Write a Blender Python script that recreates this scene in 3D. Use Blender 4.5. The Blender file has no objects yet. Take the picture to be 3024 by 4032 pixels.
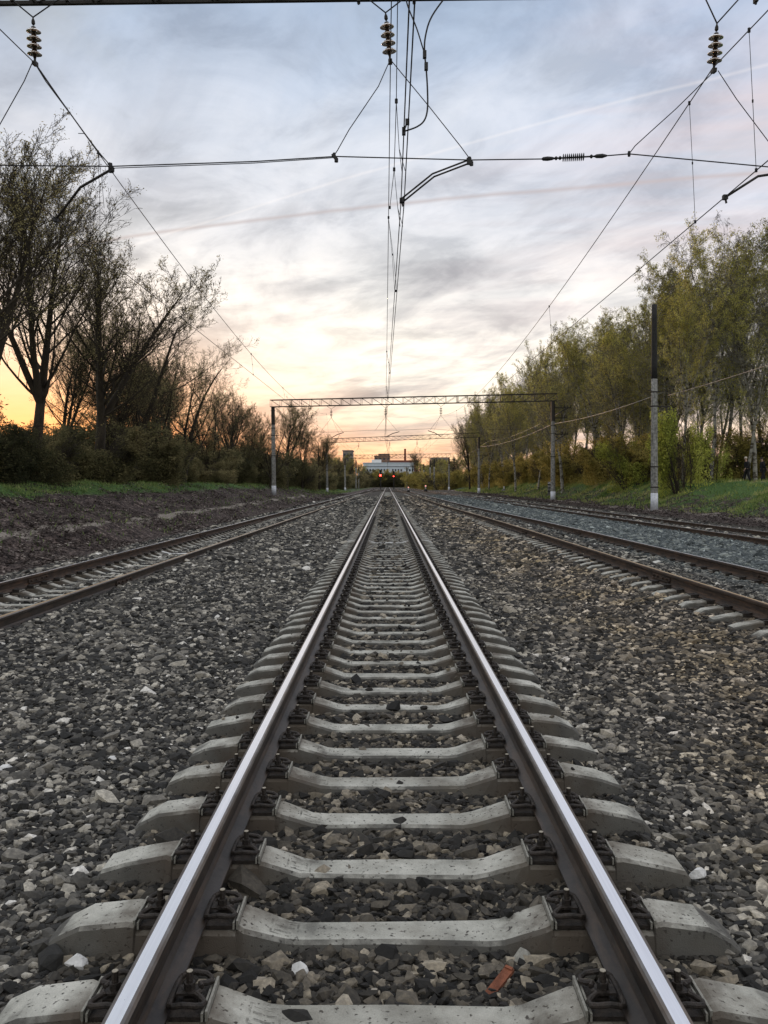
import bpy, math, random
import numpy as np
from mathutils import Vector, Matrix
scn = bpy.context.scene
COL = scn.collection
R = math.radians
F = 3270.0; CX = 1526.0; HY = 1907.0; CH = 1.505
def P(px, py, Y):
    return Vector(((px-CX)*Y/F, Y, CH+(HY-py)*Y/F))

# ------------------------------------------------------------ materials
def node(nt, t, **kw):
    n = nt.nodes.new(t)
    for k, v in kw.items():
        if k == 'inp':
            for a, b in v.items(): n.inputs[a].default_value = b
        else: setattr(n, k, v)
    return n
def ramp(nt, fac, stops):
    n = nt.nodes.new('ShaderNodeValToRGB')
    e = n.color_ramp.elements
    while len(e) < len(stops): e.new(0.5)
    for i, (p, c) in enumerate(stops):
        e[i].position = p; e[i].color = (c[0], c[1], c[2], 1)
    nt.links.new(fac, n.inputs[0]); return n.outputs[0]
def mix(nt, fac, a, b, mode='MIX'):
    n = nt.nodes.new('ShaderNodeMix'); n.data_type = 'RGBA'; n.blend_type = mode
    for i, v in ((0, fac), (6, a), (7, b)):
        if isinstance(v, bpy.types.NodeSocket): nt.links.new(v, n.inputs[i])
        elif i == 0: n.inputs[0].default_value = v
        else: n.inputs[i].default_value = (v[0], v[1], v[2], 1)
    return n.outputs[2]
def math_n(nt, op, a, b=0.0, clamp=False):
    n = nt.nodes.new('ShaderNodeMath'); n.operation = op; n.use_clamp = clamp
    for i, v in ((0, a), (1, b)):
        if isinstance(v, bpy.types.NodeSocket): nt.links.new(v, n.inputs[i])
        else: n.inputs[i].default_value = v
    return n.outputs[0]
def noise(nt, vec, scale, detail=4, rough=0.55, dist=0.0):
    n = nt.nodes.new('ShaderNodeTexNoise')
    n.inputs['Scale'].default_value = scale; n.inputs['Detail'].default_value = detail
    n.inputs['Roughness'].default_value = rough; n.inputs['Distortion'].default_value = dist
    if vec is not None: nt.links.new(vec, n.inputs['Vector'])
    return n.outputs[0]
def newmat(name):
    m = bpy.data.materials.new(name); m.use_nodes = True
    nt = m.node_tree; b = nt.nodes['Principled BSDF']; b.inputs['Roughness'].default_value = 0.85
    return m, nt, b
def pos(nt): return nt.nodes.new('ShaderNodeNewGeometry').outputs['Position']
def objc(nt): return nt.nodes.new('ShaderNodeTexCoord').outputs['Object']
def bump(nt, b, h, strength=0.4, dist=0.01):
    n = nt.nodes.new('ShaderNodeBump'); n.inputs['Strength'].default_value = strength; n.inputs['Distance'].default_value = dist
    nt.links.new(h, n.inputs['Height']); nt.links.new(n.outputs[0], b.inputs['Normal'])
def simple(name, c1, c2, scale=20, rough=0.8, metal=0.0, bmp=0.3, world=False, emit=None, spec=None):
    m, nt, b = newmat(name)
    v = pos(nt) if world else objc(nt)
    n = noise(nt, v, scale, 5, 0.6)
    c = ramp(nt, n, [(0.3, c1), (0.7, c2)])
    nt.links.new(c, b.inputs['Base Color'])
    b.inputs['Roughness'].default_value = rough; b.inputs['Metallic'].default_value = metal
    if spec is not None: b.inputs['Specular IOR Level'].default_value = spec
    if bmp: bump(nt, b, noise(nt, v, scale*3, 4), bmp)
    if emit:
        b.inputs['Emission Color'].default_value = (*emit[0], 1); b.inputs['Emission Strength'].default_value = emit[1]
    return m
M = {}
M['rail_side'] = simple('rail_side_steel', (0.012, 0.010, 0.009), (0.042, 0.034, 0.028), 6, 0.55, 0.0, 0.25)
M['rail_rust'] = simple('rail_rusty_side', (0.016, 0.011, 0.008), (0.055, 0.036, 0.024), 5, 0.85, 0.0, 0.3)
M['rail_edge'] = simple('rail_worn_edge', (0.11, 0.10, 0.095), (0.22, 0.21, 0.20), 9, 0.42, 0.7, 0.1)
def _rust(m, c):
    nt = m.node_tree; b = nt.nodes['Principled BSDF']; mp = node(nt, 'ShaderNodeMapping'); mp.inputs['Scale'].default_value = (6, 1.2, 14); nt.links.new(objc(nt), mp.inputs[0])
    src = b.inputs['Base Color'].links[0].from_socket
    k = ramp(nt, noise(nt, mp.outputs[0], 2.2, 7, 0.7), [(0.46, (0, 0, 0)), (0.64, (0.8, 0.8, 0.8))])
    nt.links.new(mix(nt, k, src, c), b.inputs['Base Color'])
_rust(M['rail_side'], (0.075, 0.05, 0.033)); _rust(M['rail_rust'], (0.11, 0.062, 0.035)); _rust(M['rail_edge'], (0.16, 0.12, 0.09))
def railtop(name, ca, cb, r0, metal):
    m, nt, b = newmat(name); v = objc(nt)
    mp = node(nt, 'ShaderNodeMapping'); mp.inputs['Scale'].default_value = (60, 0.6, 20); nt.links.new(v, mp.inputs[0])
    n = noise(nt, mp.outputs[0], 1.0, 5, 0.65); n2 = noise(nt, v, 70, 3)
    nt.links.new(ramp(nt, n, [(0.3, ca), (0.7, cb)]), b.inputs['Base Color'])
    b.inputs['Metallic'].default_value = metal
    rr = math_n(nt, 'ADD', math_n(nt, 'MULTIPLY', n2, 0.2), r0); nt.links.new(rr, b.inputs['Roughness'])
    bump(nt, b, n, 0.04, 0.002)
    return m
M['rail_top'] = railtop('rail_polished_top', (0.80, 0.80, 0.82), (0.98, 0.98, 1.0), 0.22, 0.9)
M['rail_top_gold'] = railtop('rail_rusty_top', (0.30, 0.19, 0.09), (0.52, 0.38, 0.22), 0.4, 0.5)
M['clip'] = simple('fastening_iron', (0.009, 0.008, 0.007), (0.048, 0.037, 0.029), 30, 0.65, 0.2, 0.6)
M['bolt_end'] = simple('bolt_end_iron', (0.25, 0.22, 0.17), (0.42, 0.38, 0.3), 60, 0.6, 0.3, 0.2)
M['pad'] = simple('fastening_pad', (0.16, 0.155, 0.13), (0.32, 0.31, 0.27), 50, 0.8, 0.0, 0.2)

def concrete_sleeper_mat(name, c0, c1, c2, dark):
    m, nt, b = newmat(name); v = objc(nt)
    oi = node(nt, 'ShaderNodeObjectInfo')
    ad = node(nt, 'ShaderNodeVectorMath', operation='ADD'); nt.links.new(v, ad.inputs[0])
    cmb = node(nt, 'ShaderNodeCombineXYZ'); rr = math_n(nt, 'MULTIPLY', oi.outputs['Random'], 57.0)
    for i in range(3): nt.links.new(rr, cmb.inputs[i])
    nt.links.new(cmb.outputs[0], ad.inputs[1]); w = ad.outputs[0]
    n = noise(nt, w, 5, 6, 0.6)
    col = ramp(nt, n, [(0.3, c0), (0.5, c1), (0.72, c2)])
    pits = noise(nt, w, 55, 2, 0.5)
    col = mix(nt, ramp(nt, pits, [(0.62, (0, 0, 0)), (0.70, (1, 1, 1))]), col, dark)
    fine = noise(nt, w, 220, 2, 0.5)
    col = mix(nt, 0.35, col, ramp(nt, fine, [(0.3, (0.55, 0.55, 0.55)), (0.7, (1.3, 1.3, 1.3))]), 'MULTIPLY')
    # embossed maker's plate: outline and inner lines coloured darker
    sx = node(nt, 'ShaderNodeSeparateXYZ'); nt.links.new(v, sx.inputs[0])
    ax = math_n(nt, 'ABSOLUTE', math_n(nt, 'ADD', sx.outputs[0], 0.43)); ay = math_n(nt, 'ABSOLUTE', sx.outputs[1])
    bx = math_n(nt, 'DIVIDE', ax, 0.055); by = math_n(nt, 'DIVIDE', ay, 0.055)
    mx = math_n(nt, 'MAXIMUM', bx, by)
    ring = math_n(nt, 'MULTIPLY', math_n(nt, 'GREATER_THAN', mx, 0.84), math_n(nt, 'LESS_THAN', mx, 1.0))
    lines = math_n(nt, 'MULTIPLY', math_n(nt, 'LESS_THAN', mx, 0.7), math_n(nt, 'GREATER_THAN', math_n(nt, 'SINE', math_n(nt, 'MULTIPLY', sx.outputs[1], 190.0)), 0.3))
    mk = math_n(nt, 'ADD', ring, lines, True)
    mk = math_n(nt, 'MULTIPLY', mk, ramp(nt, noise(nt, w, 30, 3), [(0.42, (0, 0, 0)), (0.6, (0.75, 0.75, 0.75))]))
    col = mix(nt, mk, col, (c0[0]*0.4, c0[1]*0.4, c0[2]*0.4))
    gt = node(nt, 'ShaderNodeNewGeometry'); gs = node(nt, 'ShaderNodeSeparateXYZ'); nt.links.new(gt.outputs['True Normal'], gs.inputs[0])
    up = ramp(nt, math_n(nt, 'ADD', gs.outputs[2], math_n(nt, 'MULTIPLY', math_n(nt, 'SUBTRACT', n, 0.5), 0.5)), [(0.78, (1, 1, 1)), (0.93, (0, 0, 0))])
    col = mix(nt, math_n(nt, 'MULTIPLY', up, 0.85), col, dark)      # sides darkened in colour: track dirt with shade painted in
    rx = math_n(nt, 'ABSOLUTE', math_n(nt, 'SUBTRACT', math_n(nt, 'ABSOLUTE', sx.outputs[0]), 0.796))
    dust = math_n(nt, 'MULTIPLY', ramp(nt, math_n(nt, 'ADD', rx, math_n(nt, 'MULTIPLY', math_n(nt, 'SUBTRACT', n, 0.5), 0.5)), [(0.15, (1, 1, 1)), (0.36, (0, 0, 0))]), 0.7)
    col = mix(nt, dust, col, (0.085, 0.062, 0.042))
    col = mix(nt, math_n(nt, 'MULTIPLY', ramp(nt, noise(nt, w, 2.2, 4, 0.6), [(0.5, (0, 0, 0)), (0.7, (1, 1, 1))]), 0.45), col, (0.13, 0.11, 0.08))
    nt.links.new(col, b.inputs['Base Color'])
    h = math_n(nt, 'SUBTRACT', math_n(nt, 'ADD', fine, n), math_n(nt, 'MULTIPLY', ramp(nt, pits, [(0.62, (0, 0, 0)), (0.7, (1, 1, 1))]), 1.5))
    bump(nt, b, h, 0.45, 0.004)
    b.inputs['Roughness'].default_value = 0.9
    return m
M['sleeper'] = concrete_sleeper_mat('sleeper_concrete', (0.20, 0.198, 0.172), (0.40, 0.395, 0.345), (0.58, 0.57, 0.505), (0.05, 0.047, 0.042))
M['sleeper_white'] = concrete_sleeper_mat('sleeper_whitewashed', (0.55, 0.55, 0.53), (0.7, 0.7, 0.68), (0.8, 0.8, 0.78), (0.3, 0.3, 0.28))
M['wood'] = simple('sleeper_wood', (0.06, 0.05, 0.04), (0.24, 0.21, 0.18), 9, 0.9, 0, 0.5)
M['pole'] = simple('pole_concrete', (0.10, 0.10, 0.095), (0.38, 0.38, 0.36), 7, 0.9, 0, 0.5)
def _streak(m):
    nt = m.node_tree; b = nt.nodes['Principled BSDF']; mp = node(nt, 'ShaderNodeMapping'); mp.inputs['Scale'].default_value = (9, 9, 0.7); nt.links.new(objc(nt), mp.inputs[0])
    src = b.inputs['Base Color'].links[0].from_socket
    c = mix(nt, 0.8, src, ramp(nt, noise(nt, mp.outputs[0], 1.6, 6, 0.7), [(0.34, (0.35, 0.34, 0.32)), (0.5, (0.9, 0.9, 0.88)), (0.66, (1.25, 1.25, 1.25))]), 'MULTIPLY')
    nt.links.new(c, b.inputs['Base Color'])
_streak(M['pole'])
M['pole_dark'] = simple('pole_dark_concrete', (0.008, 0.008, 0.008), (0.028, 0.027, 0.026), 7, 0.9, 0, 0.4)  # near-black tone of the pole concrete
M['whitewash'] = simple('whitewash', (0.42, 0.45, 0.50), (0.72, 0.74, 0.78), 9, 0.9, 0, 0.4)
M['steel'] = simple('painted_dark_steel', (0.012, 0.011, 0.010), (0.04, 0.034, 0.028), 10, 0.65, 0.3, 0.2)
M['steel_grey'] = simple('galvanised_steel', (0.14, 0.15, 0.16), (0.28, 0.29, 0.31), 12, 0.55, 0.5, 0.2)
M['wire'] = simple('wire_metal', (0.008, 0.008, 0.009), (0.022, 0.021, 0.022), 8, 0.6, 0.3, 0)
M['porcelain'] = simple('insulator_brown_glaze', (0.012, 0.006, 0.003), (0.035, 0.018, 0.010), 8, 0.18, 0, 0)
def glassmat():
    m, nt, b = newmat('insulator_glass')
    b.inputs['Base Color'].default_value = (0.42, 0.30, 0.19, 1); b.inputs['Roughness'].default_value = 0.15
    b.inputs['Transmission Weight'].default_value = 0.75; b.inputs['IOR'].default_value = 1.4
    nt.links.new(ramp(nt, noise(nt, objc(nt), 9, 3), [(0.3, (0.36, 0.24, 0.14)), (0.7, (0.6, 0.46, 0.32))]), b.inputs['Base Color'])
    return m
M['glass_disc'] = glassmat()
M['stone_white'] = simple('white_stone', (0.5, 0.5, 0.48), (0.82, 0.82, 0.8), 18, 0.9, 0, 0.6)
M['rust'] = simple('rusty_iron', (0.10, 0.032, 0.016), (0.26, 0.09, 0.045), 25, 0.95, 0.0, 0.6)
M['stick'] = simple('dry_twig', (0.10, 0.075, 0.05), (0.22, 0.18, 0.13), 25, 0.95, 0.0, 0.4)
M['skin'] = simple('skin', (0.38, 0.24, 0.18), (0.45, 0.30, 0.23), 12, 0.6, 0, 0.05)
M['hair_pale'] = simple('pale_hair', (0.5, 0.45, 0.38), (0.65, 0.6, 0.52), 60, 0.8, 0, 0.4)
M['hair_dark'] = simple('dark_hair', (0.01, 0.008, 0.007), (0.02, 0.016, 0.013), 60, 0.7, 0, 0.4)
M['cloth'] = simple('black_cloth', (0.007, 0.007, 0.009), (0.014, 0.014, 0.017), 20, 0.95, 0, 0.3)
M['shoe'] = simple('white_shoe', (0.6, 0.6, 0.6), (0.75, 0.75, 0.75), 20, 0.7, 0, 0.1)
M['red_lamp'] = simple('red_lens_lit', (0.6, 0.02, 0.01), (0.7, 0.03, 0.02), 5, 0.3, 0, 0, emit=((1.0, 0.03, 0.02), 14.0))
M['white_lamp'] = simple('warm_lens_lit', (0.8, 0.6, 0.5), (0.8, 0.6, 0.5), 5, 0.3, 0, 0, emit=((1.0, 0.3, 0.22), 1.2))
M['black'] = simple('black_paint', (0.006, 0.006, 0.006), (0.014, 0.014, 0.014), 12, 0.6, 0, 0.1)
M['white_paint'] = simple('white_paint', (0.6, 0.6, 0.58), (0.78, 0.78, 0.76), 8, 0.7, 0, 0.1)
M['bluewall'] = simple('pale_blue_plaster', (0.50, 0.56, 0.64), (0.62, 0.68, 0.75), 0.12, 0.9, 0, 0, world=True)
M['brownwall'] = simple('brown_brick_panel', (0.20, 0.125, 0.095), (0.30, 0.19, 0.14), 0.15, 0.9, 0, 0, world=True)
M['greywall'] = simple('pinkish_grey_panel', (0.22, 0.18, 0.17), (0.31, 0.26, 0.245), 0.1, 0.9, 0, 0, world=True)
M['roofred'] = simple('dull_red_roof', (0.16, 0.06, 0.05), (0.26, 0.10, 0.08), 0.2, 0.9, 0, 0, world=True)
M['brick'] = simple('chimney_brick', (0.16, 0.03, 0.022), (0.24, 0.055, 0.04), 0.4, 0.9, 0, 0, world=True)
M['window'] = simple('dark_window', (0.02, 0.025, 0.035), (0.05, 0.06, 0.08), 0.3, 0.2, 0, 0, world=True)

def bark(name, c1, c2, birch=False):
    m, nt, b = newmat(name); v = objc(nt)
    mp = node(nt, 'ShaderNodeMapping'); mp.inputs['Scale'].default_value = (1, 1, 0.35); nt.links.new(v, mp.inputs[0])
    n = noise(nt, mp.outputs[0], 9, 5, 0.65)
    c = ramp(nt, n, [(0.3, c1), (0.7, c2)])
    if birch:
        mp2 = node(nt, 'ShaderNodeMapping'); mp2.inputs['Scale'].default_value = (1, 1, 2.5); nt.links.new(v, mp2.inputs[0])
        n2 = noise(nt, mp2.outputs[0], 3.0, 4, 0.7)
        sz = node(nt, 'ShaderNodeSeparateXYZ'); nt.links.new(v, sz.inputs[0])
        lo = ramp(nt, math_n(nt, 'DIVIDE', sz.outputs[2], 12.0), [(0.0, (1, 1, 1)), (0.5, (0.7, 0.7, 0.7)), (0.9, (0, 0, 0))])
        k = math_n(nt, 'MULTIPLY', lo, ramp(nt, n2, [(0.42, (0, 0, 0)), (0.52, (1, 1, 1))]))
        c = mix(nt, k, c, (0.30, 0.29, 0.25))
    nt.links.new(c, b.inputs['Base Color']); bump(nt, b, n, 0.6, 0.02); b.inputs['Roughness'].default_value = 0.95
    return m
M['bark'] = bark('bark_dark', (0.018, 0.014, 0.009), (0.055, 0.043, 0.028))
M['bark_birch'] = bark('bark_birch', (0.025, 0.020, 0.013), (0.085, 0.068, 0.042), True)
def leafmat(name, cols, tr=0.4, scale=0.6):
    m = bpy.data.materials.new(name); m.use_nodes = True; nt = m.node_tree; nt.nodes.clear()
    out = node(nt, 'ShaderNodeOutputMaterial'); d = node(nt, 'ShaderNodeBsdfDiffuse'); t = node(nt, 'ShaderNodeBsdfTranslucent'); mx = node(nt, 'ShaderNodeMixShader')
    mx.inputs[0].default_value = tr
    a = noise(nt, pos(nt), scale, 3, 0.6); w = noise(nt, pos(nt), 9.0, 2, 0.5)
    f = math_n(nt, 'ADD', math_n(nt, 'MULTIPLY', a, 0.7), math_n(nt, 'MULTIPLY', w, 0.3))
    oi = node(nt, 'ShaderNodeObjectInfo')
    f = math_n(nt, 'ADD', f, math_n(nt, 'MULTIPLY', math_n(nt, 'SUBTRACT', oi.outputs['Random'], 0.5), 0.18))
    n = len(cols); c = ramp(nt, f, [(0.34+0.34*i/(n-1), cols[i]) for i in range(n)])
    nt.links.new(c, d.inputs[0]); nt.links.new(c, t.inputs[0])
    nt.links.new(d.outputs[0], mx.inputs[1]); nt.links.new(t.outputs[0], mx.inputs[2]); nt.links.new(mx.outputs[0], out.inputs[0])
    return m
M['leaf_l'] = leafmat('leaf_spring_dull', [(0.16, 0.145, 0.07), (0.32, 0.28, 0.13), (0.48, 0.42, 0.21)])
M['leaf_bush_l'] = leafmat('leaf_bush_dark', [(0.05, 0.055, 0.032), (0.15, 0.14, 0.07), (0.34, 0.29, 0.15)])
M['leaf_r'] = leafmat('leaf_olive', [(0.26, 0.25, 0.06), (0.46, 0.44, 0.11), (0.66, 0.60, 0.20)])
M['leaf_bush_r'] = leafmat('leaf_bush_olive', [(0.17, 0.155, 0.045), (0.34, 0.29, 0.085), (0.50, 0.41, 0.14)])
M['leaf_green'] = leafmat('leaf_fresh_green', [(0.17, 0.20, 0.045), (0.38, 0.42, 0.09), (0.60, 0.60, 0.16)])
M['grass'] = leafmat('grass_blade', [(0.04, 0.065, 0.022), (0.13, 0.20, 0.055), (0.32, 0.37, 0.13), (0.44, 0.38, 0.22)], 0.3, 0.5)
M['grass_dull'] = leafmat('grass_blade_dull', [(0.04, 0.055, 0.022), (0.12, 0.19, 0.06), (0.26, 0.34, 0.12), (0.38, 0.34, 0.2)], 0.3, 0.5)
M['litter'] = leafmat('dead_leaf', [(0.022, 0.018, 0.017), (0.10, 0.082, 0.074), (0.50, 0.45, 0.40)], 0.1, 6.0)

def stonemat():
    m, nt, b = newmat('ballast_stone')
    oi = node(nt, 'ShaderNodeObjectInfo'); p = pos(nt)
    base = ramp(nt, oi.outputs['Random'], [(0.0, (0.009, 0.009, 0.008)), (0.35, (0.030, 0.029, 0.026)), (0.6, (0.085, 0.080, 0.069)), (0.84, (0.22, 0.205, 0.175)), (0.97, (0.46, 0.43, 0.36)), (1.0, (0.68, 0.66, 0.61))])
    n = noise(nt, p, 45, 4, 0.65)
    col = mix(nt, 0.85, base, ramp(nt, n, [(0.25, (0.4, 0.4, 0.4)), (0.5, (0.9, 0.9, 0.9)), (0.72, (1.6, 1.57, 1.5))]), 'MULTIPLY')
    s = node(nt, 'ShaderNodeSeparateXYZ'); nt.links.new(p, s.inputs[0]); x = s.outputs[0]
    big = noise(nt, p, 0.55, 3, 0.5)
    xw = math_n(nt, 'ADD', x, math_n(nt, 'MULTIPLY', math_n(nt, 'SUBTRACT', big, 0.5), 0.8))
    # blue-grey granite of the newer bed between the two right-hand tracks
    blue = math_n(nt, 'MULTIPLY', ramp(nt, math_n(nt, 'DIVIDE', xw, 20.0), [(0.262, (0, 0, 0)), (0.30, (1, 1, 1)), (0.50, (1, 1, 1)), (0.53, (0, 0, 0))]), 1.0)
    col = mix(nt, math_n(nt, 'MULTIPLY', blue, 0.8), col, mix(nt, 0.5, mix(nt, 1.0, col, (0.8, 0.98, 1.05), 'MULTIPLY'), (0.115, 0.145, 0.155)))
    warm = ramp(nt, math_n(nt, 'DIVIDE', xw, 10.0), [(0.12, (0, 0, 0)), (0.28, (1, 1, 1)), (0.42, (1, 1, 1)), (0.5, (0, 0, 0))])
    yw = ramp(nt, noise(nt, p, 0.8, 3), [(0.45, (0, 0, 0)), (0.68, (1, 1, 1))])
    col = mix(nt, math_n(nt, 'MULTIPLY', warm, 0.8), col, mix(nt, 1.0, col, (1.14, 1.01, 0.90), 'MULTIPLY'))
    col = mix(nt, math_n(nt, 'MULTIPLY', math_n(nt, 'MULTIPLY', warm, yw), 0.75), col, mix(nt, 1.0, col, (1.1, 0.98, 0.66), 'MULTIPLY'))
    # oily dark stones near the rails of the middle track
    ax = math_n(nt, 'ABSOLUTE', math_n(nt, 'SUBTRACT', x, 0.03))
    oil = ramp(nt, ax, [(0.9, (0, 0, 0)), (1.0, (1, 1, 1))])
    inn = math_n(nt, 'MULTIPLY', math_n(nt, 'LESS_THAN', ax, 1.25), 0.8)
    col = mix(nt, inn, col, mix(nt, 1.0, col, (0.55, 0.49, 0.41), 'MULTIPLY'))
    nt.links.new(col, b.inputs['Base Color']); b.inputs['Roughness'].default_value = 0.88
    bump(nt, b, n, 0.5, 0.006)
    return m
M['ballast'] = stonemat()
def groundmat():
    m, nt, b = newmat('ground_soil')
    at = node(nt, 'ShaderNodeAttribute', attribute_name='zone'); s = node(nt, 'ShaderNodeSeparateColor'); nt.links.new(at.outputs['Color'], s.inputs[0])
    p = pos(nt)
    n1 = noise(nt, p, 1.3, 6, 0.65); n2 = noise(nt, p, 11, 5, 0.7); n3 = noise(nt, p, 45, 3, 0.6)
    n4 = noise(nt, p, 3.2, 4, 0.6)
    soil = ramp(nt, math_n(nt, 'ADD', math_n(nt, 'MULTIPLY', n2, 0.6), math_n(nt, 'MULTIPLY', n4, 0.4)), [(0.38, (0.010, 0.008, 0.008)), (0.49, (0.045, 0.034, 0.031)), (0.57, (0.13, 0.10, 0.088)), (0.66, (0.36, 0.31, 0.27))])
    grass = ramp(nt, n2, [(0.3, (0.02, 0.03, 0.012)), (0.5, (0.055, 0.11, 0.03)), (0.7, (0.14, 0.22, 0.06))])
    bal = ramp(nt, n3, [(0.38, (0.012, 0.011, 0.010)), (0.52, (0.055, 0.05, 0.042)), (0.66, (0.16, 0.145, 0.12))])
    path = ramp(nt, n2, [(0.3, (0.15, 0.13, 0.11)), (0.7, (0.36, 0.32, 0.28))])
    def f(ch, w=0.9):
        return ramp(nt, math_n(nt, 'ADD', ch, math_n(nt, 'MULTIPLY', math_n(nt, 'SUBTRACT', n1, 0.5), w)), [(0.38, (0, 0, 0)), (0.6, (1, 1, 1))])
    c = mix(nt, f(s.outputs[0], 1.3), soil, grass)
    c = mix(nt, f(s.outputs[2], 1.0), c, path)
    c = mix(nt, f(s.outputs[1], 0.3), c, bal)
    nt.links.new(c, b.inputs['Base Color']); bump(nt, b, math_n(nt, 'ADD', n2, math_n(nt, 'MULTIPLY', n3, 0.5)), 0.8, 0.06)
    b.inputs['Roughness'].default_value = 0.95; b.inputs['Specular IOR Level'].default_value = 0.2
    return m
M['ground'] = groundmat()

# ------------------------------------------------------------ mesh helpers
class MB:
    def __init__(s): s.v = []; s.f = []; s.m = []
    def add(s, vs, fs, mi=0):
        o = len(s.v); s.v += [tuple(v) for v in vs]; s.f += [tuple(i+o for i in f) for f in fs]; s.m += [mi]*len(fs); return s
    def box(s, c, d, mi=0, rot=None):
        x, y, z = d[0]/2, d[1]/2, d[2]/2; vs = []
        for a in (-x, x):
            for b in (-y, y):
                for e in (-z, z):
                    q = Vector((a, b, e))
                    if rot is not None: q = rot @ q
                    vs.append(q+Vector(c))
        return s.add(vs, [(0, 1, 3, 2), (4, 6, 7, 5), (0, 4, 5, 1), (2, 3, 7, 6), (0, 2, 6, 4), (1, 5, 7, 3)], mi)
    def tube(s, pts, rad, n=6, mi=0, cap=True):
        pts = [Vector(p) for p in pts]; k = len(pts)
        if not hasattr(rad, '__len__'): rad = [rad]*k
        vs = []; up = None
        for i, p in enumerate(pts):
            t = (pts[min(i+1, k-1)]-pts[max(i-1, 0)])
            t = t.normalized() if t.length > 1e-9 else Vector((0, 0, 1))
            if up is None:
                up = Vector((0, 0, 1)) if abs(t.z) < 0.9 else Vector((0, 1, 0))
            a = t.cross(up).normalized(); bb = a.cross(t).normalized(); up = bb
            for j in range(n):
                an = 2*math.pi*(j+0.5)/n; vs.append(p+(a*math.cos(an)+bb*math.sin(an))*rad[i])
        fs = [(i*n+j, i*n+(j+1) % n, (i+1)*n+(j+1) % n, (i+1)*n+j) for i in range(k-1) for j in range(n)]
        if cap: fs += [tuple(range(n-1, -1, -1)), tuple(range((k-1)*n, k*n))]
        return s.add(vs, fs, mi)
    def lathe(s, prof, c=(0, 0, 0), n=16, mi=0, rot=None):
        vs = []
        for r, z in prof:
            for j in range(n):
                a = 2*math.pi*j/n; q = Vector((r*math.cos(a), r*math.sin(a), z))
                if rot is not None: q = rot @ q
                vs.append(q+Vector(c))
        k = len(prof)
        fs = [(i*n+j, i*n+(j+1) % n, (i+1)*n+(j+1) % n, (i+1)*n+j) for i in range(k-1) for j in range(n)]
        fs += [tuple(range(n-1, -1, -1)), tuple(range((k-1)*n, k*n))]
        return s.add(vs, fs, mi)
    def mesh(s, name, mats, smooth=False):
        me = bpy.data.meshes.new(name); me.from_pydata(s.v, [], s.f)
        for m in (mats if isinstance(mats, (list, tuple)) else [mats]): me.materials.append(m)
        if any(s.m): me.polygons.foreach_set('material_index', s.m)
        if smooth: me.polygons.foreach_set('use_smooth', [True]*len(s.f))
        me.update(); return me
def link(name, me, parent=None, loc=None):
    o = bpy.data.objects.new(name, me); COL.objects.link(o)
    if parent is not None: o.parent = parent
    if loc is not None: o.location = loc
    return o
def tag(o, label=None, cat=None, group=None, kind=None):
    if label: o['label'] = label
    if cat: o['category'] = cat
    if group: o['group'] = group
    if kind: o['kind'] = kind
    return o
def npmesh(name, verts, faces_n, idx, mats, mi=None, smooth=False):
    """verts (N,3), idx flat loop indices, faces_n verts per face (const)"""
    me = bpy.data.meshes.new(name); nf = len(idx)//faces_n
    me.vertices.add(len(verts)); me.vertices.foreach_set('co', np.asarray(verts, dtype=np.float32).ravel())
    me.loops.add(len(idx)); me.loops.foreach_set('vertex_index', np.asarray(idx, dtype=np.int32).ravel())
    me.polygons.add(nf); me.polygons.foreach_set('loop_start', np.arange(0, nf*faces_n, faces_n, dtype=np.int32))
    for m in (mats if isinstance(mats, (list, tuple)) else [mats]): me.materials.append(m)
    if mi is not None: me.polygons.foreach_set('material_index', np.asarray(mi, dtype=np.int32))
    if smooth: me.polygons.foreach_set('use_smooth', np.ones(nf, dtype=bool))
    me.update(calc_edges=True); me.validate(); return me

# ------------------------------------------------------------ terrain profile
def ss(x, a, b):
    t = np.clip((np.asarray(x, float)-a)/(b-a), 0, 1); return t*t*(3-2*t)
def vnoise(x, y, seed=0):
    xi = np.floor(x).astype(np.int64); yi = np.floor(y).astype(np.int64); fx = x-xi; fy = y-yi
    def h(a, b):
        n = (a*374761393+b*668265263+seed*1442695041) & 0xffffffff
        n = ((n ^ (n >> 13))*1274126177) & 0xffffffff
        return ((n ^ (n >> 16)) & 0xffff)/65535.0
    u = fx*fx*(3-2*fx); v = fy*fy*(3-2*fy)
    return (h(xi, yi)*(1-u)+h(xi+1, yi)*u)*(1-v)+(h(xi, yi+1)*(1-u)+h(xi+1, yi+1)*u)*v
def fbm(x, y, seed=0, o=4):
    s = 0; a = 0.5
    for i in range(o): s = s+a*vnoise(x*2**i, y*2**i, seed+i); a *= 0.5
    return s
def yc(Y): return np.clip(Y, -20, 215)
def X1(Y): return -5.42+0.0068*yc(Y)
def X3(Y): return 5.19-0.0068*yc(Y)
def X4(Y): return 11.2-0.0135*yc(Y)
XC = 0.028
def Z3(Y): return 0.145*(1-ss(Y, 22, 70))
Z1 = -0.05; Z4 = 0.045
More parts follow.
